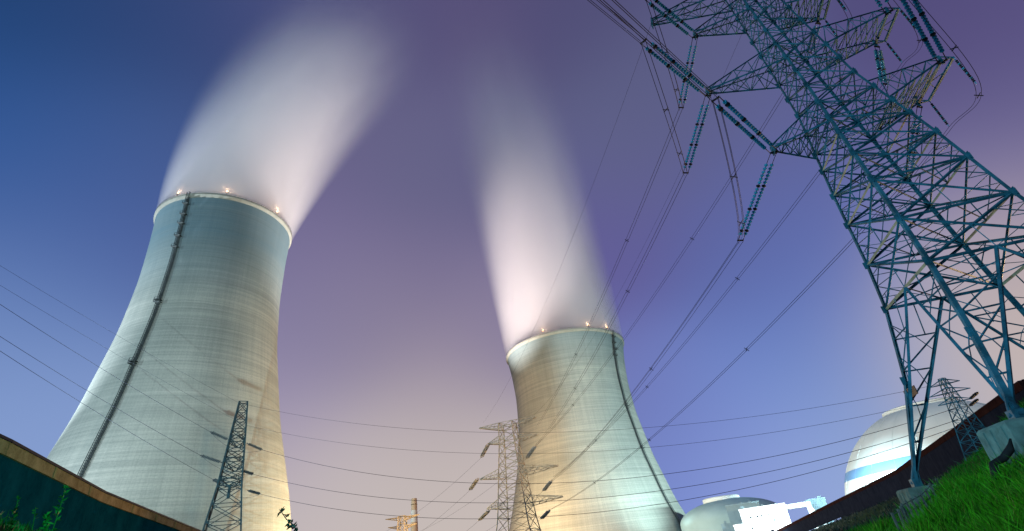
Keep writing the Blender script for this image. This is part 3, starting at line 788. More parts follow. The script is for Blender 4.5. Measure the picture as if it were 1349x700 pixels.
# right circuit
dn_px = [(1195, 240), (1165, 112), (1073, 46)]; upr_px = [(1197, 0), (1156, -8), (1062, -20)]
thru = [(865, 594), (845, 550), (800, 420)]
for i in range(3):
    T, O = TR[i]
    Tf, Tb = T[0]-[0, 0, .3], T[1]-[0, 0, .3]
    tgt = [P2A['c'], P2A['b']+np.array([.6, 0, .8]), P2A['a']][i]
    azd = math.atan2((tgt-Tb)[0], (tgt-Tb)[1])
    x = nsolve(lambda v: proj(Tb+dirv(azd, v[0])*v[1])-np.array(dn_px[i]), (-.3, 6.)); print('R down', x)
    Ed = Tb+dirv(azd, x[0])*min(max(x[1], 3), 9)
    azu = rad(225.5); x = nsolve(lambda v: proj(Tf+dirv(azu, v[0])*v[1])-np.array(upr_px[i]), (-.1, 8.)); print('R up', x)
    Eu = Tf+dirv(azu, float(np.clip(x[0], -.5, .3)))*9.5
    insulator(Tb, Ed, 'dark double string behind the body, below the %s square-ended crossarm' % names[i])
    insulator(Tf, Eu, 'blue double string rising away from the %s square-ended crossarm' % names[i])
    bundle(sag_curve(Ed, tgt, 3.0), 'conductor bundle passing behind the lattice from the %s square-ended crossarm' % names[i], r=.028, cnt=2, gap=.42, spacers=(.25, .5, .72))
    bundle(sag_curve(Eu, Eu+dirv(azu, -.02)*160, 3.0), 'conductor bundle going up out of view from the %s square-ended crossarm' % names[i], r=.022, cnt=2)
    js = []
    for q, (po, w_) in enumerate(zip(O, ('front', 'rear'))):
        e = po-np.array([0, 0, 3.3]); js.append(e)
        insulator(po, e, 'thin black jumper string hanging from the %s corner of the %s square-ended crossarm' % (w_, names[i]), r=.10, n=14, double=False, mats=[M['cap'], M['glass']], dark=3)
        g = MB(); 
    kn = [Eu, js[0]-[0, 0, .15], js[1]-[0, 0, .15], Ed]
    # Catmull-Rom through the hanging strings
    K_ = [2*kn[0]-kn[1]]+kn+[2*kn[-1]-kn[-2]]; pts = []
    for s in range(3):
        p0, p1, p2_, p3 = K_[s], K_[s+1], K_[s+2], K_[s+3]
        for t in np.linspace(0, 1, 12, endpoint=(s == 2)):
            pts.append(.5*((2*p1)+(-p0+p2_)*t+(2*p0-5*p1+4*p2_-p3)*t*t+(-p0+3*p1-3*p2_+p3)*t**3))
    bundle(np.array(pts), 'wide loop of jumper wires round the end of the %s square-ended crossarm' % names[i], r=.02, cnt=2, gap=.35, spacers=(.2, .4), name='jumper_loop', cat='jumper', group='jumper loops of the big pylon')
bundle(sag_curve(TE+np.array([0, 0, .2]), at(636, 558, P2D), 4.5, 50), 'hair-thin earth wire falling from the topmost crossarm past the steam', r=.016, cnt=1, mat=M['wire_pale'])
bundle(sag_curve(sc(pax(38.6)+EX*.0+EY*1.2), at(690, 558, P2D), 6.5, 50), 'hair-thin earth wire falling from the top of the pylon body', r=.016, cnt=1, mat=M['wire_pale'])

# ------------------------------------------------------------------ smaller lattice pylons
def lattice(root, cor, zs, wleg, wbr, mat, horiz=True):
    for k in range(4):
        g = MB()
        for z0, z1 in zip(zs[:-1], zs[1:]): g.bar(cor(k, z0), cor(k, z1), wleg, hint=(1, .3, 0))
        g.build('leg', mat, root)
    for k in range(4):
        j = (k+1) % 4; g = MB()
        for z0, z1 in zip(zs[:-1], zs[1:]):
            g.bar(cor(k, z0), cor(j, z1), wbr); g.bar(cor(j, z0), cor(k, z1), wbr)
            if horiz: g.bar(cor(k, z1), cor(j, z1), wbr)
        g.build('face_bracing', mat, root)
def sq(cx, cy, yaw, wf):
    ux = np.array([math.cos(yaw), math.sin(yaw), 0]); uy = np.array([-math.sin(yaw), math.cos(yaw), 0]); sg = ((1, -1), (1, 1), (-1, 1), (-1, -1))
    return (lambda k, z: np.array([cx, cy, z])+ux*wf(z)*sg[k][0]+uy*wf(z)*sg[k][1]), ux, uy
# --- small tension pylon in front of the left tower
D3 = 110.; Q3 = D3/78.; pt = at(314, 530, D3); pb = at(301, 700, D3); cx, cy = (pt[0]+pb[0])/2, (pt[1]+pb[1])/2; zt = pt[2]
zb = at(303, 640, D3)[2]
wf3 = lambda z: np.interp(z, [0, zb-.3, zb+3.5, zt-4, zt], np.array([3.2, 1.35, 1.15, .74, .50])*Q3)
small = thing('lattice_pylon', (cx, cy, 0), 'slim dark teal lattice pylon standing before the nearer cooling tower', 'pylon')
cor, ux, uy = sq(cx, cy, rad(28), wf3)
zs = list(np.linspace(0, zb-.3, 8))+list(np.linspace(zb+.9, zt, 9))
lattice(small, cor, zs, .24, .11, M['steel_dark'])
# short crossarms pointing nearly along the line of sight
AD = np.array([math.sin(rad(-26)), math.cos(rad(-26)), 0.]); SDv = np.array([AD[1], -AD[0], 0])
def small_arm(z, ln):
    for s in (1, -1):
        g = MB(); tip = np.array([cx, cy, z])+AD*ln*s
        for w in (1, -1):
            b0 = np.array([cx, cy, z])+AD*s*wf3(z)*.9+SDv*w*wf3(z)
            g.bar(b0, tip+SDv*w*.25, .13); g.bar(b0+[0, 0, 1.1], tip+SDv*w*.2, .11)
            for f in (.3, .6): g.bar(lerp(b0, tip, f), lerp(b0+[0, 0, 1.1], tip, f), .08); g.bar(lerp(b0, tip, f), lerp(b0+[0, 0, 1.1], tip, f-.25), .07)
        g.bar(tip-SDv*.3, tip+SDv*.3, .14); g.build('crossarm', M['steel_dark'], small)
za = [at(312, y, D3)[2] for y in (582, 612, 636)]
small_arm(za[0], 4.8); small_arm(za[1], 5.9); small_arm(za[2], 4.8)
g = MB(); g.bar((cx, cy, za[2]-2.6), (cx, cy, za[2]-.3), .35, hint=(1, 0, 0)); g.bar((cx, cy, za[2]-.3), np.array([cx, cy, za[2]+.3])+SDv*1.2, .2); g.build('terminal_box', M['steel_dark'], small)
def px_line(p0, p1, d0, d1): return at(*p0, d0), at(*p1, d1)
grpS = 'insulator strings of the slim pylon'
strL = [((302, 580), (277, 569)), ((293, 610), (264, 600)), ((294, 637), (281, 632))]
strR = [((325, 584), (346, 593)), ((319, 620), (334, 625)), ((326, 646), (343, 651))]
lowL = [(0, 395), (0, 433), (0, 457)]; ordn = ['top', 'middle', 'bottom']
midR = [((640, 637), (900, 629)), ((640, 663), (900, 652)), ((640, 684), (900, 672))]
endR = [(1262, 537), (1262, 553), (1262, 562)]
D4 = 88.
def quad_through(a, b, m_px):
    """cable a-b with the sag that carries it through the direction m_px"""
    best = None
    for s in np.linspace(-4, 14, 181):
        q = proj(sag_curve(a, b, s, 60)); e = abs(np.interp(m_px[0], q[:, 0], q[:, 1])-m_px[1])
        if best is None or e < best[0]: best = (e, s)
    return sag_curve(a, b, best[1], 60)
WR = .030
for i in range(3):
    a = at(*strL[i][0], D3); b = at(*strL[i][1], D3-1.0)
    insulator(a, b, '%s dark insulator on the wall side of the slim pylon' % ordn[i], sep=.42, r=.22, n=14, mats=[M['cap'], M['cap']], group=grpS)
    e = at(-260, lowL[i][1]-(strL[i][1][1]-lowL[i][1])*.93*260/277-18, 80.)
    bundle(sag_curve(b, e, .9), '%s dark wire from the slim pylon across the face of the nearer tower' % ordn[i], r=WR, cnt=1, name='power_line', group='wires of the slim pylon')
    a2 = at(*strR[i][0], D3); b2 = at(*strR[i][1], D3+.6)
    insulator(a2, b2, '%s dark insulator on the open sky side of the slim pylon' % ordn[i], sep=.42, r=.22, n=14, mats=[M['cap'], M['cap']], group=grpS)
    f = at(*endR[i], D4)
    bundle(quad_through(b2, f, midR[i][0]), '%s dark wire sagging from the slim pylon across the sky to the reactor dome' % ordn[i], r=WR, cnt=1, name='power_line', group='wires of the slim pylon')
    t = np.linspace(0, 1, 20)[:, None]; lowp = (b+b2)/2-np.array([0, 0, 3.2 if i != 1 else 2.2])
    bundle((1-t)**2*b+2*t*(1-t)*lowp+t**2*b2, '%s jumper loop drooping round the slim pylon' % ordn[i], r=.022, cnt=1, name='jumper_loop', cat='jumper', group='jumpers of the slim pylon')
top = np.array([cx, cy, zt])
for i, (a, l_, m_, r_) in enumerate((((315, 531), (0, 345), (640, 570), (1252, 503)), ((323, 560), (0, 372), (640, 598), (1256, 522)))):
    s = at(*a, D3); w = ('uppermost', 'second')[i]
    bundle(sag_curve(s, at(-260, l_[1]-158, 80.), .8), '%s faint thin wire across the face of the nearer tower' % w, r=.018, cnt=1, name='power_line', group='wires of the slim pylon', mat=M['wire_pale'])
    bundle(quad_through(s, at(*r_, D4), m_), '%s faint thin wire strung between the two towers and on to the dome' % w, r=.020, cnt=1, name='power_line', group='wires of the slim pylon', mat=M['wire_pale'])

# --- middle pylon in the warm light
xz = lambda y: p2(672, y)[2]
pm = p2(677, 640); mx, my = pm[0], pm[1]
wf2 = lambda z: np.interp(z, [0, 14, 33, 38.6], [6.2, 4.0, 2.25, 2.0])
mid = thing('lattice_pylon', (mx, my, 0), 'pale lattice pylon in warm light, overlapping the tan flank of the farther tower', 'pylon')
cor, ux, uy = sq(mx, my, rad(-16), wf2)
z_t, z_a, z_b, z_c = xz(557), xz(583), xz(628), xz(669)
zs = list(np.linspace(0, 14, 5))+list(np.linspace(16.5, z_a-.8, 7))+[z_a+1.2, z_t-1.5, z_t]
lattice(mid, cor, zs, .26, .13, M['steel_warm'])
def mid_arm(z, lx, ly_, rise, dz=0):
    for s, ln in ((-1, lx), (1, ly_)):
        g = MB(); w0 = wf2(z); tip = np.array([mx, my, z+dz])+ux*s*ln
        for w in (1, -1):
            b0 = np.array([mx, my, z])+ux*s*w0+uy*w*w0*.95; b1 = np.array([mx, my, z+rise])+ux*s*wf2(z+rise)+uy*w*w0*.95
            g.bar(b0, tip+uy*w*.3, .16); g.bar(b1, tip+uy*w*.2+[0, 0, .2], .15)
            n = 5
            for q in range(n):
                g.bar(lerp(b0, tip, q/n), lerp(b1, tip, (q+1)/n), .075); g.bar(lerp(b1, tip, q/n), lerp(b0, tip, (q+.5)/n), .07)
        for q in range(5):
            A0 = np.array([mx, my, z])+ux*s*w0; 
            g.bar(lerp(A0+uy*w0, tip, q/5), lerp(A0-uy*w0, tip, (q+1)/5), .1)
        g.bar(tip-uy*.5, tip+uy*.5, .25); g.build('crossarm', M['steel_warm'], mid)
mid_arm(z_t-1.6, 8.6, 8.6, 1.6, 1.6); mid_arm(z_a, 6.3, 8.5, 1.9, .6); mid_arm(z_b, 9.6, 13.0, 2.0, .6); mid_arm(z_c, 8.2, 13.0, 2.2, .6)
sl = [((644, 584), (634, 603)), ((630, 630), (619, 646)), ((645, 672), (631, 686))]
sr = [((706, 587), (694, 604)), ((727, 633), (716, 647)), ((724, 672), (713, 684))]
for i in range(3):
    for pr, w in ((sl, 'left'), (sr, 'right')):
        a = at(*pr[i][0], P2D); b = at(*pr[i][1], P2D+4.2)
        insulator(a, b, 'pale slanting insulator on the %s arm of the pale pylon, %s' % (ordn[i], 'against the sky' if w == 'left' else 'against the tower'), sep=.7, r=.28, n=14, mats=[M['pale_ins'] if w == 'right' else M['steel_warm'], M['steel_warm']], group='insulator strings of the middle pylon', dark=99)
        e = b+np.array([-75., 115, -9-2*i])
        bundle(sag_curve(b, e, 4.), 'faint wire running down from the %s arm of the pale pylon, %s' % (ordn[i], 'sky side' if w == 'left' else 'tower side'), r=.028, cnt=1, name='power_line', group='wires of the middle pylon', mat=M['wire_pale'])
# --- yellowish pylon far off, only its head above the picture edge
D5 = 380.; hx = at(530, 690, D5); z5 = at(530, 680, D5)[2]
far = thing('lattice_pylon', (hx[0], hx[1], 0), 'distant yellow lattice pylon with only its head showing beside the banded chimney', 'pylon')
wf5 = lambda z: np.interp(z, [0, 20, z5], [5.5, 3.2, 2.0])
cor, ux5, uy5 = sq(hx[0], hx[1], rad(-10), wf5)
lattice(far, cor, list(np.linspace(0, z5, 10)), .42, .26, M['steel_far'])
for z, l_ in ((z5-.8, 12), (z5-6, 10), (z5-13, 13)):
    for s in (-1, 1):
        g = MB(); tip = np.array([hx[0], hx[1], z+.3])+ux5*s*l_
        for w in (-1, 1):
            b0 = np.array([hx[0], hx[1], z])+ux5*s*2+uy5*w*2; g.bar(b0, tip, .36); g.bar(b0-[0, 0, 1.8], tip, .36)
            for f in (.25, .5, .75): g.bar(lerp(b0, tip, f), lerp(b0-[0, 0, 1.8], tip, f-.2), .22)
        g.build('crossarm', M['steel_far'], far)
# --- pole by the reactor dome
bp_ = at(1280, 594, D4); tp_ = at(1252, 496, D4); gx, gy = (bp_[0]+tp_[0])/2, (bp_[1]+tp_[1])/2
gz = float(ground_h(gx, gy)); wf6 = lambda z: np.interp(z, [gz, tp_[2]], [1.5, .28])
dom = thing('lattice_pylon', (gx, gy, gz), 'small dark lattice pylon in front of the striped reactor dome', 'pylon')
cor, ux6, uy6 = sq(gx, gy, rad(20), wf6)
lattice(dom, cor, list(np.linspace(gz, tp_[2], 9)), .09, .05, M['steel'])
for y, l_ in ((503, 1.7), (516, 2.3), (530, 1.9)):
    z = at(1258, y, D4)[2]
    for s in (-1, 1):
        g = MB(); tip = np.array([gx, gy, z])+np.array([.8, -.55, 0])*l_*s
        for w in (-1, 1): g.bar(np.array([gx, gy, z])+np.array([.5, .8, 0])*w*.4, tip, .08); g.bar(np.array([gx, gy, z+.7])+np.array([.5, .8, 0])*w*.3, tip, .07)
        g.build('crossarm', M['steel'], dom)
for i, y in enumerate((531, 540)):
    a = at(1276, y-8, D4); b = at(1288, y-14, D4+1)
    insulator(a+np.array([0, 0, -.3]), b, '%s dark insulator beside the small pylon at the striped dome' % ('upper', 'lower')[i], sep=.25, r=.16, n=10, mats=[M['cap'], M['cap']], group='insulators by the reactor dome')

# ------------------------------------------------------------------ striped chimney far off
D6 = 620.; ch = at(546, 700, D6); ztop = at(545, 657, D6)[2]
chm = thing('chimney_stack', (ch[0], ch[1], 0), 'slim far chimney with orange and white bands beside the yellow pylon', 'chimney')
M['band_o'] = plain('hazy_orange_band', (.78, .55, .34), .7, 0, .1, .05); M['band_w'] = plain('hazy_white_band', (.88, .82, .72), .7, 0, .05, .05)  # distance haze is put into these pale band colours
nb_ = 7; hb = ztop/nb_
for i in range(nb_):
    g = MB(); z0, z1 = i*hb, (i+1)*hb-.01
    rr = lambda z: np.interp(z, [0, ztop], [5.2, 3.0]); K = 20
    vs = [(ch[0]+rr(z)*math.cos(a), ch[1]+rr(z)*math.sin(a), z) for z in (z0, z1) for a in np.linspace(0, 2*math.pi, K+1)[:-1]]
    g.add(vs, [(j, (j+1) % K, K+(j+1) % K, K+j) for j in range(K)]+[tuple(range(K))[::-1], tuple(range(K, 2*K))])
    g.build('painted_band', M['band_o'] if i % 2 == 0 else M['band_w'], chm, False)
g = MB(); g.tube([(ch[0]+3.3*math.cos(a), ch[1]+3.3*math.sin(a), ztop-6) for a in np.linspace(0, 2*math.pi, 21)], .35, 4); g.build('service_gallery', M['steel_far'], chm)

# ------------------------------------------------------------------ reactor buildings
def lathe(mb, cx_, cy_, prof, K=96, mi=0):
    vs = [(cx_+r*math.cos(a), cy_+r*math.sin(a), z) for r, z in prof for a in np.linspace(0, 2*math.pi, K+1)[:-1]]
    mb.add(vs, [(i*K+j, i*K+(j+1) % K, (i+1)*K+(j+1) % K, (i+1)*K+j) for i in range(len(prof)-1) for j in range(K)], mi)
dc = azp(35.75, 320); DR = 47.3; dz0 = 1.7
dome1 = thing('reactor_dome', (dc[0], dc[1], 0), 'large floodlit reactor dome with a blue stripe behind the big pylon', 'reactor building', 'domed reactor buildings')
g = MB(); lathe(g, dc[0], dc[1], [(DR, 0), (DR, dz0)]); g.build('base_ring', M['dome'], dome1, True)
g = MB(); lathe(g, dc[0], dc[1], [(DR*math.cos(a), dz0+.004+DR*math.sin(a)) for a in np.linspace(0, math.pi/2, 32)]); g.build('dome_shell', M['dome'], dome1, True)
g = MB(); lathe(g, dc[0], dc[1], [(math.sqrt(DR**2-(z-dz0)**2)+.12, z) for z in np.linspace(20.5, 24.5, 8)]); g.build('blue_stripe', M['stripe'], dome1, True)
g = MB()
capz = dz0+DR*math.sin(rad(72)); cr = DR*math.cos(rad(72))
lathe(g, dc[0], dc[1], [(cr+1.2, capz-.8), (cr+1.2, capz+1.0), (cr-.5, capz+1.5), (0.01, capz+2.2)]); g.build('vent_cap', M['dome'], dome1, False)
g = MB()
for a in np.linspace(0, 2*math.pi, 25)[:-1]:
    pts = [(dc[0]+(DR+.1)*math.cos(e)*math.cos(a), dc[1]+(DR+.1)*math.cos(e)*math.sin(a), dz0+(DR+.1)*math.sin(e)) for e in np.linspace(0, rad(70), 16)]
    g.tube(pts, .05, 4)
g.build('meridian_rib', M['dome'], dome1)
# second dome, flatter, with the boxy annex
d2 = azp(17.7, 400); R2 = 33.; zs2 = at(940, 688, 400)[2]
dome2 = thing('reactor_dome', (d2[0], d2[1], 0), 'flatter pale teal reactor dome beside the foot of the farther tower', 'reactor building', 'domed reactor buildings')
zap = at(958, 657, 400)[2]
g = MB(); lathe(g, d2[0], d2[1], [(R2, 0), (R2, zs2)]); g.build('cylinder_wall', M['dome_teal'], dome2, True)
g = MB(); lathe(g, d2[0], d2[1], [(R2*math.cos(a), zs2+.004+(zap-zs2)*math.sin(a)) for a in np.linspace(0, math.pi/2, 24)]); g.build('dome_shell', M['dome_teal'], dome2, True)
g = MB(); cc = R2*.36; zc_ = zs2+(zap-zs2)*.93
lathe(g, d2[0]-3, d2[1], [(cc, zc_-.5), (cc, zc_+1.7), (cc-.7, zc_+2.2), (.01, zc_+2.4)]); g.build('vent_cap', M['dome'], dome2)
def block(name, az, d, w, dep, z1, mat, label, cat, wins=(), yaw=None, z0=0., group=None):
    p = azp(az, d); yaw = rad(-az) if yaw is None else yaw
    t0 = thing(name, (p[0], p[1], 0), label, cat, group)
    Mx = np.eye(4); Mx[:3, 0] = (math.cos(yaw), math.sin(yaw), 0); Mx[:3, 1] = (-math.sin(yaw), math.cos(yaw), 0); Mx[:3, 3] = (p[0], p[1], z0)
    g = MB(); g.box((-w/2, -dep/2, 0), (w/2, dep/2, z1), 0, Mx); g.build('wall', mat, t0)
    g = MB(); 
    for (lo, hi) in (((-w/2-.2, -dep/2-.2), (w/2+.2, -dep/2+.2)), ((-w/2-.2, dep/2-.2), (w/2+.2, dep/2+.2)), ((-w/2-.2, -dep/2+.2), (-w/2+.2, dep/2-.2)), ((w/2-.2, -dep/2+.2), (w/2+.2, dep/2-.2))):
        g.box((*lo, z1+.004), (*hi, z1+.9), 0, Mx)
    g.build('parapet', mat, t0)
    n_ = max(2, int(w/3.5)); g = MB()
    for i in range(1, n_): g.box((-w/2+i*w/n_-.06, -dep/2-.05, 0), (-w/2+i*w/n_+.06, -dep/2-.004, z1-.2), 0, Mx)
    g.box((-w/2+.1, -dep/2-.09, z1*.62), (w/2-.1, -dep/2-.052, z1*.62+.15), 0, Mx)
    g.build('cladding_seams', M['grey_clad'], t0)
    g = MB(); rx = random.Random(int(az*10)); 
    for i in range(3):
        bx = rx.uniform(-w/2+1, w/2-2); by = rx.uniform(-dep/2+1, dep/2-2); g = MB(); g.box((bx, by, z1+.004), (bx+rx.uniform(.8, 1.8), by+1.2, z1+rx.uniform(1.2, 2.4)), 0, Mx); g.build('roof_unit', M['grey_clad'], t0)
    for (wx, wz, ww, wh) in wins:
        g = MB(); g.box((wx-ww/2, -dep/2-.06, wz), (wx+ww/2, -dep/2+.1, wz+wh), 0, Mx); g.build('window', M['window'], t0)
    return t0, Mx
zz_ = lambda x, y, d: at(x, y, d)[2]
block('annex_building', 19.0, 352, 18, 16, zz_(1000, 663, 352), M['grey_clad'], 'grey teal block leaning against the flatter dome', 'building', [(-4, 8, 2, 1.2)])
block('annex_building', 17.6, 335, 11, 8, zz_(975, 690, 335), M['grey_clad'], 'low blue grey box nearest the farther tower among the white buildings', 'building', [(-2, 5, 1.5, 1)])
zw = zz_(1020, 668, 318)
_, Mx = block('white_building', 20.6, 318, 22, 14, zw, M['white_clad'], 'bright white building with a row of small dark windows beyond the wall', 'building',
      [(x, zw-3.8, .8, .8) for x in (-6.5, -3.2, -1.2, 2.2)]+[(x, zw-6.5, .8, 1.0) for x in (-7, 4)])
block('white_building', 18.9, 316, 13, 10, zw-6.5, M['white_clad'], 'lower white step of the building row next to the grey box', 'building', [(2, zw-8.6, .8, .7)])
# white portal frame
pf = azp(23.0, 322); tpf = thing('portal_frame', (pf[0], pf[1], 0), 'open white gantry frame standing beside the windowed white building', 'gantry')
Mp = np.eye(4); yw = rad(-23); Mp[:3, 0] = (math.cos(yw), math.sin(yw), 0); Mp[:3, 1] = (-math.sin(yw), math.cos(yw), 0); Mp[:3, 3] = (pf[0], pf[1], 0)
zp = zz_(1058, 662, 322)
for sx in (-8.2, 8.2):
    g = MB(); g.box((sx-.9, -3, 0), (sx+.9, 3, zp-2.2), 0, Mp); g.build('upright', M['white_clad'], tpf)
g = MB(); g.box((-9.6, -3.2, zp-2.196), (9.6, 3.2, zp), 0, Mp); g.build('beam', M['white_clad'], tpf)
g = MB(); g.bar(Mp[:3, :3]@np.array([-8, -3.3, zp-2.4])+Mp[:3, 3], Mp[:3, :3]@np.array([-2, -3.3, zp-12])+Mp[:3, 3], 1.0); g.build('brace', M['white_clad'], tpf)
g = MB(); g.bar(Mp[:3, :3]@np.array([9, -3.3, zp-2.4])+Mp[:3, 3], Mp[:3, :3]@np.array([13, -3.3, zp-12])+Mp[:3, 3], 1.0); g.build('brace', M['white_clad'], tpf)
block('annex_building', 25.2, 330, 9, 8, zz_(1086, 658, 330), M['grey_clad'], 'small pale hut between the gantry and the striped dome', 'building', [(0, 8, 1.5, 1)])
# lit lamp at the foot of the striped dome
lp_ = azp(29.2, 262); zl = zz_(1150, 624, 262)
lt = thing('floodlight_mast', (lp_[0], lp_[1], 0), 'white lamp on a mast glaring at the foot of the striped dome', 'lamp')
g = MB(); g.tube([(lp_[0], lp_[1], 0), (lp_[0], lp_[1], zl-3)], [.3, .18], 8); g.build('mast', M['steel_warm'], lt)
g = MB(); g.box((lp_[0]-.8, lp_[1]-.4, zl-2.99), (lp_[0]+.8, lp_[1]+.4, zl-2.1)); g.build('lamp_head', M['bulb'], lt)

# ------------------------------------------------------------------ vegetation
def blades(n, place, hgt, wid, lean, name, mat, label, seed, kind='stuff'):
    r = np.random.default_rng(seed); P = place(n, r); n = len(P)
    h = hgt[0]+(hgt[1]-hgt[0])*r.random(n)**1.5
    h = h*np.clip(.55+.9*(np.sin(P[:, 0]*1.3+.7*np.sin(P[:, 1]))*np.sin(P[:, 1]*1.1)*.5+.5), .4, 1.4)
    a = r.random(n)*2*math.pi; w = wid*(.6+.8*r.random(n)); le = lean*(.3+r.random(n))*h
    b = r.random(n)*2*math.pi
    ux_ = np.stack([np.cos(a), np.sin(a), 0*a], -1)*w[:, None]/2
    ld_ = np.stack([np.cos(b), np.sin(b), 0*b], -1)*le[:, None]
    up = np.stack([0*h, 0*h, h], -1)
    v = np.stack([P-ux_, P+ux_, P+up*.6+ld_*.35+ux_*.7, P+up*.6+ld_*.35-ux_*.7, P+up+ld_], 1).reshape(-1, 3)
    me = bpy.data.meshes.new(name)
    base = np.arange(n)*5
    loops = np.stack([base, base+1, base+2, base+3, base+3, base+2, base+4], -1).ravel()
    me.vertices.add(len(v)); me.vertices.foreach_set('co', v.ravel().astype(np.float32))
    me.loops.add(len(loops)); me.loops.foreach_set('vertex_index', loops.astype(np.int32))
    me.polygons.add(2*n)
    ls = np.stack([np.arange(n)*7, np.arange(n)*7+4], -1).ravel(); me.polygons.foreach_set('loop_start', ls.astype(np.int32))
    me.update(calc_edges=True); me.validate(); me.materials.append(mat)
    o = bpy.data.objects.new(name, me); COL.objects.link(o)
    return tag(o, label, None, None, kind)
def polar(az0, az1, d0, d1):
    def f(n, r):
        az = np.radians(az0+(az1-az0)*r.random(n)); d = d0*(d1/d0)**r.random(n)
        x, y = d*np.sin(az), d*np.cos(az); return np.stack([x, y, ground_h(x, y)-.02], -1)
    return f
o = blades(150000, polar(24, 50, 9, 56), (.12, .50), .03, .5, 'grass', M['grass'], 'bright green grass on the bank around the footings', 3)
def clumps(n, r):
    k = 260; az = np.radians(28+20*r.random(k)); d = 10*(4.2)**r.random(k)
    cx_, cy_ = d*np.sin(az), d*np.cos(az); i = r.integers(0, k, n); s = .25+.35*r.random(k)
    x = cx_[i]+r.normal(0, 1, n)*s[i]; y = cy_[i]+r.normal(0, 1, n)*s[i]
    return np.stack([x, y, ground_h(x, y)-.02], -1)
blades(42000, clumps, (.35, 1.0), .05, .55, 'tall_grass', M['grass_tall'], 'taller yellow green grass clumps on the right bank', 5)
def leftp(n, r):
    t = r.random(n); y = -2+34*t; wx = np.interp(y, [p[1] for p in WALL_L], [p[0] for p in WALL_L])
    x = wx+.4+6.5*r.random(n)**1.6; return np.stack([x, y, ground_h(x, y)-.02], -1)
blades(16000, leftp, (.06, .32), .03, .5, 'bank_grass', M['weed'], 'low green growth at the foot of the left wall', 8)
def under(n, r):
    az = np.radians(14+34*r.random(n)); d = 54*(4.5)**r.random(n); x, y = d*np.sin(az), d*np.cos(az)
    return np.stack([x, y, ground_h(x, y)-.05], -1)
blades(60000, under, (.25, .9), .16, .8, 'undergrowth', M['dark_leaf'], 'dark scrub below the wall on the right', 9)

def leaf(g, p, d, n, l, w):
    d = d/np.linalg.norm(d); s = np.cross(d, n); s /= np.linalg.norm(s)+1e-9
    g.add([p, p+d*l*.45+s*w/2, p+d*l, p+d*l*.45-s*w/2], [(0, 1, 2, 3)])
def weed(px0, px1, d, label, lw=.05, ll=.16, n=60):
    b = at(*px0, d); tp = at(*px1, d); gz = float(ground_h(b[0], b[1]))
    t0 = thing('weed_plant', (b[0], b[1], gz), label, 'plant', 'tall weeds by the left wall')
    foot = np.array([b[0], b[1], gz-.03])
    t = np.linspace(0, 1, 12)[:, None]; mid_ = (foot+tp)/2+np.array([.06, .0, .05])
    pts = (1-t)**2*foot+2*t*(1-t)*mid_+t**2*tp
    g = MB(); g.tube(pts, np.linspace(.012, .006, 12), 5); g.build('stem', M['weed'], t0)
    g = MB(); r = np.random.default_rng(int(px0[0]*7+px0[1]))
    for i in range(n):
        f = .25+.75*r.random(); k = f*11; i0 = min(int(k), 10); p = lerp(pts[i0], pts[i0+1], k-i0)
        dd = np.array([r.normal(), r.normal(), r.normal()*.5+.6]); leaf(g, p, dd, r.normal(size=3), ll*(.6+.8*r.random())*(1.15-.5*f), lw*(.7+.6*r.random()))
    g.build('leaves', M['weed'], t0)
weed((64, 706), (87, 640), 12.8, 'tallest leaning weed reaching the brown band of the wall', n=60, ll=.12, lw=.035)
weed((58, 708), (62, 676), 12.6, 'short bushy weed at the foot of the tallest weed', n=60, ll=.12)
weed((22, 672), (24, 655), 14.6, 'lone stubby weed nearest the viewer along the wall', n=40, ll=.10)
weed((46, 690), (47, 668), 13.6, 'thin faint weed between the stubby one and the tallest', n=12, ll=.08)
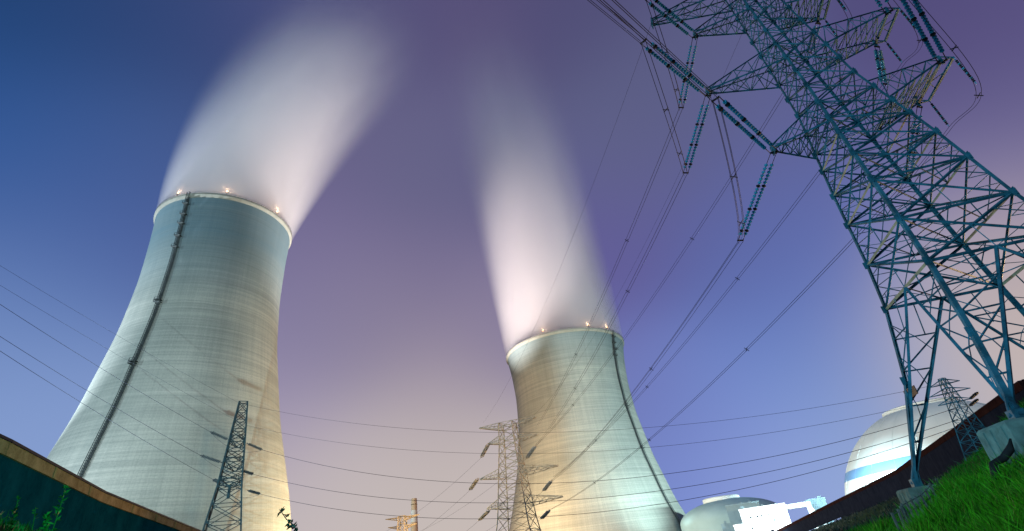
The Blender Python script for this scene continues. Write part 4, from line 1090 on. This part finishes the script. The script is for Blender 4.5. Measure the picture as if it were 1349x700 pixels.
# leafy twig sticking up at the bottom, right of the left tower
tb = at(396, 712, 9.0); t0 = thing('leafy_sapling', (tb[0], tb[1], float(ground_h(tb[0], tb[1]))), 'dark leafy twig poking up below the foot of the nearer tower', 'plant')
g = MB(); lf = MB()
gr = np.array([tb[0], tb[1], float(ground_h(tb[0], tb[1]))]); tip = at(368, 671, 9.1)
sp = [gr, lerp(gr, tb, .6), tb, at(388, 694, 9.0), at(377, 684, 9.05), tip]
g.tube(sp, np.linspace(.02, .004, len(sp)), 5); g.build('stem', M['wood'], t0)
r = np.random.default_rng(4)
for i in range(46):
    f = r.random()**.7; k = 1.2+f*(len(sp)-2.2); i0 = int(k); p = lerp(sp[i0], sp[min(i0+1, len(sp)-1)], k-i0)
    leaf(lf, p, np.array([r.normal()*.8+.3, r.normal()*.6, r.normal()*.6-.2]), r.normal(size=3), .09*(.7+.6*r.random()), .035)
lf.build('leaves', M['dark_leaf'], t0)

# tarred pipe bent over against the nearest footing
fC = pC[1]; ptop = at(1331, 578, 33.6); pm1 = at(1331, 592, 33.5); pm2 = at(1322, 604, 33.3); pend = at(1308, 611, 33.0)
g = MB(); g.tube([ptop, lerp(ptop, pm1, .5), pm1, pm2, lerp(pm2, pend, .5), pend, pend-np.array([.3, 0, .8])], [.04, .09, .17, .16, .14, .15, .18], 8)
o = g.build('drain_pipe', M['pipe'], None, True); tag(o, 'black bent pipe leaning on the bigger concrete block', 'pipe')
# leaning fence by the smaller footing
fl = pL[1]; f0 = at(1182, 692, 33.); f1 = at(1217, 676, 35.5); f2 = at(1240, 640, 41.)
fen = thing('wire_fence', (f0[0], f0[1], float(ground_h(f0[0], f0[1]))), 'low leaning fence of thin posts below the smaller concrete block', 'fence')
prev = None
for seg, n in (((f0, f1), 6), ((f1, f2), 5)):
    for i in range(n):
        p = lerp(seg[0], seg[1], i/n); gz = float(ground_h(p[0], p[1])); b = np.array([p[0], p[1], gz-.1]); tt = b+np.array([random.uniform(-.15, .15), random.uniform(-.1, .1), 1.35])
        g = MB(); g.bar(b, tt, .09, hint=(1, 0, 0)); g.build('post', M['wood'], fen)
        if prev is not None:
            g = MB()
            for f in (.35, .65, .92): g.tube([lerp(*prev, f), lerp(b, tt, f)], .02, 4)
            g.build('strand', M['wood'], fen)
        prev = (b, tt)
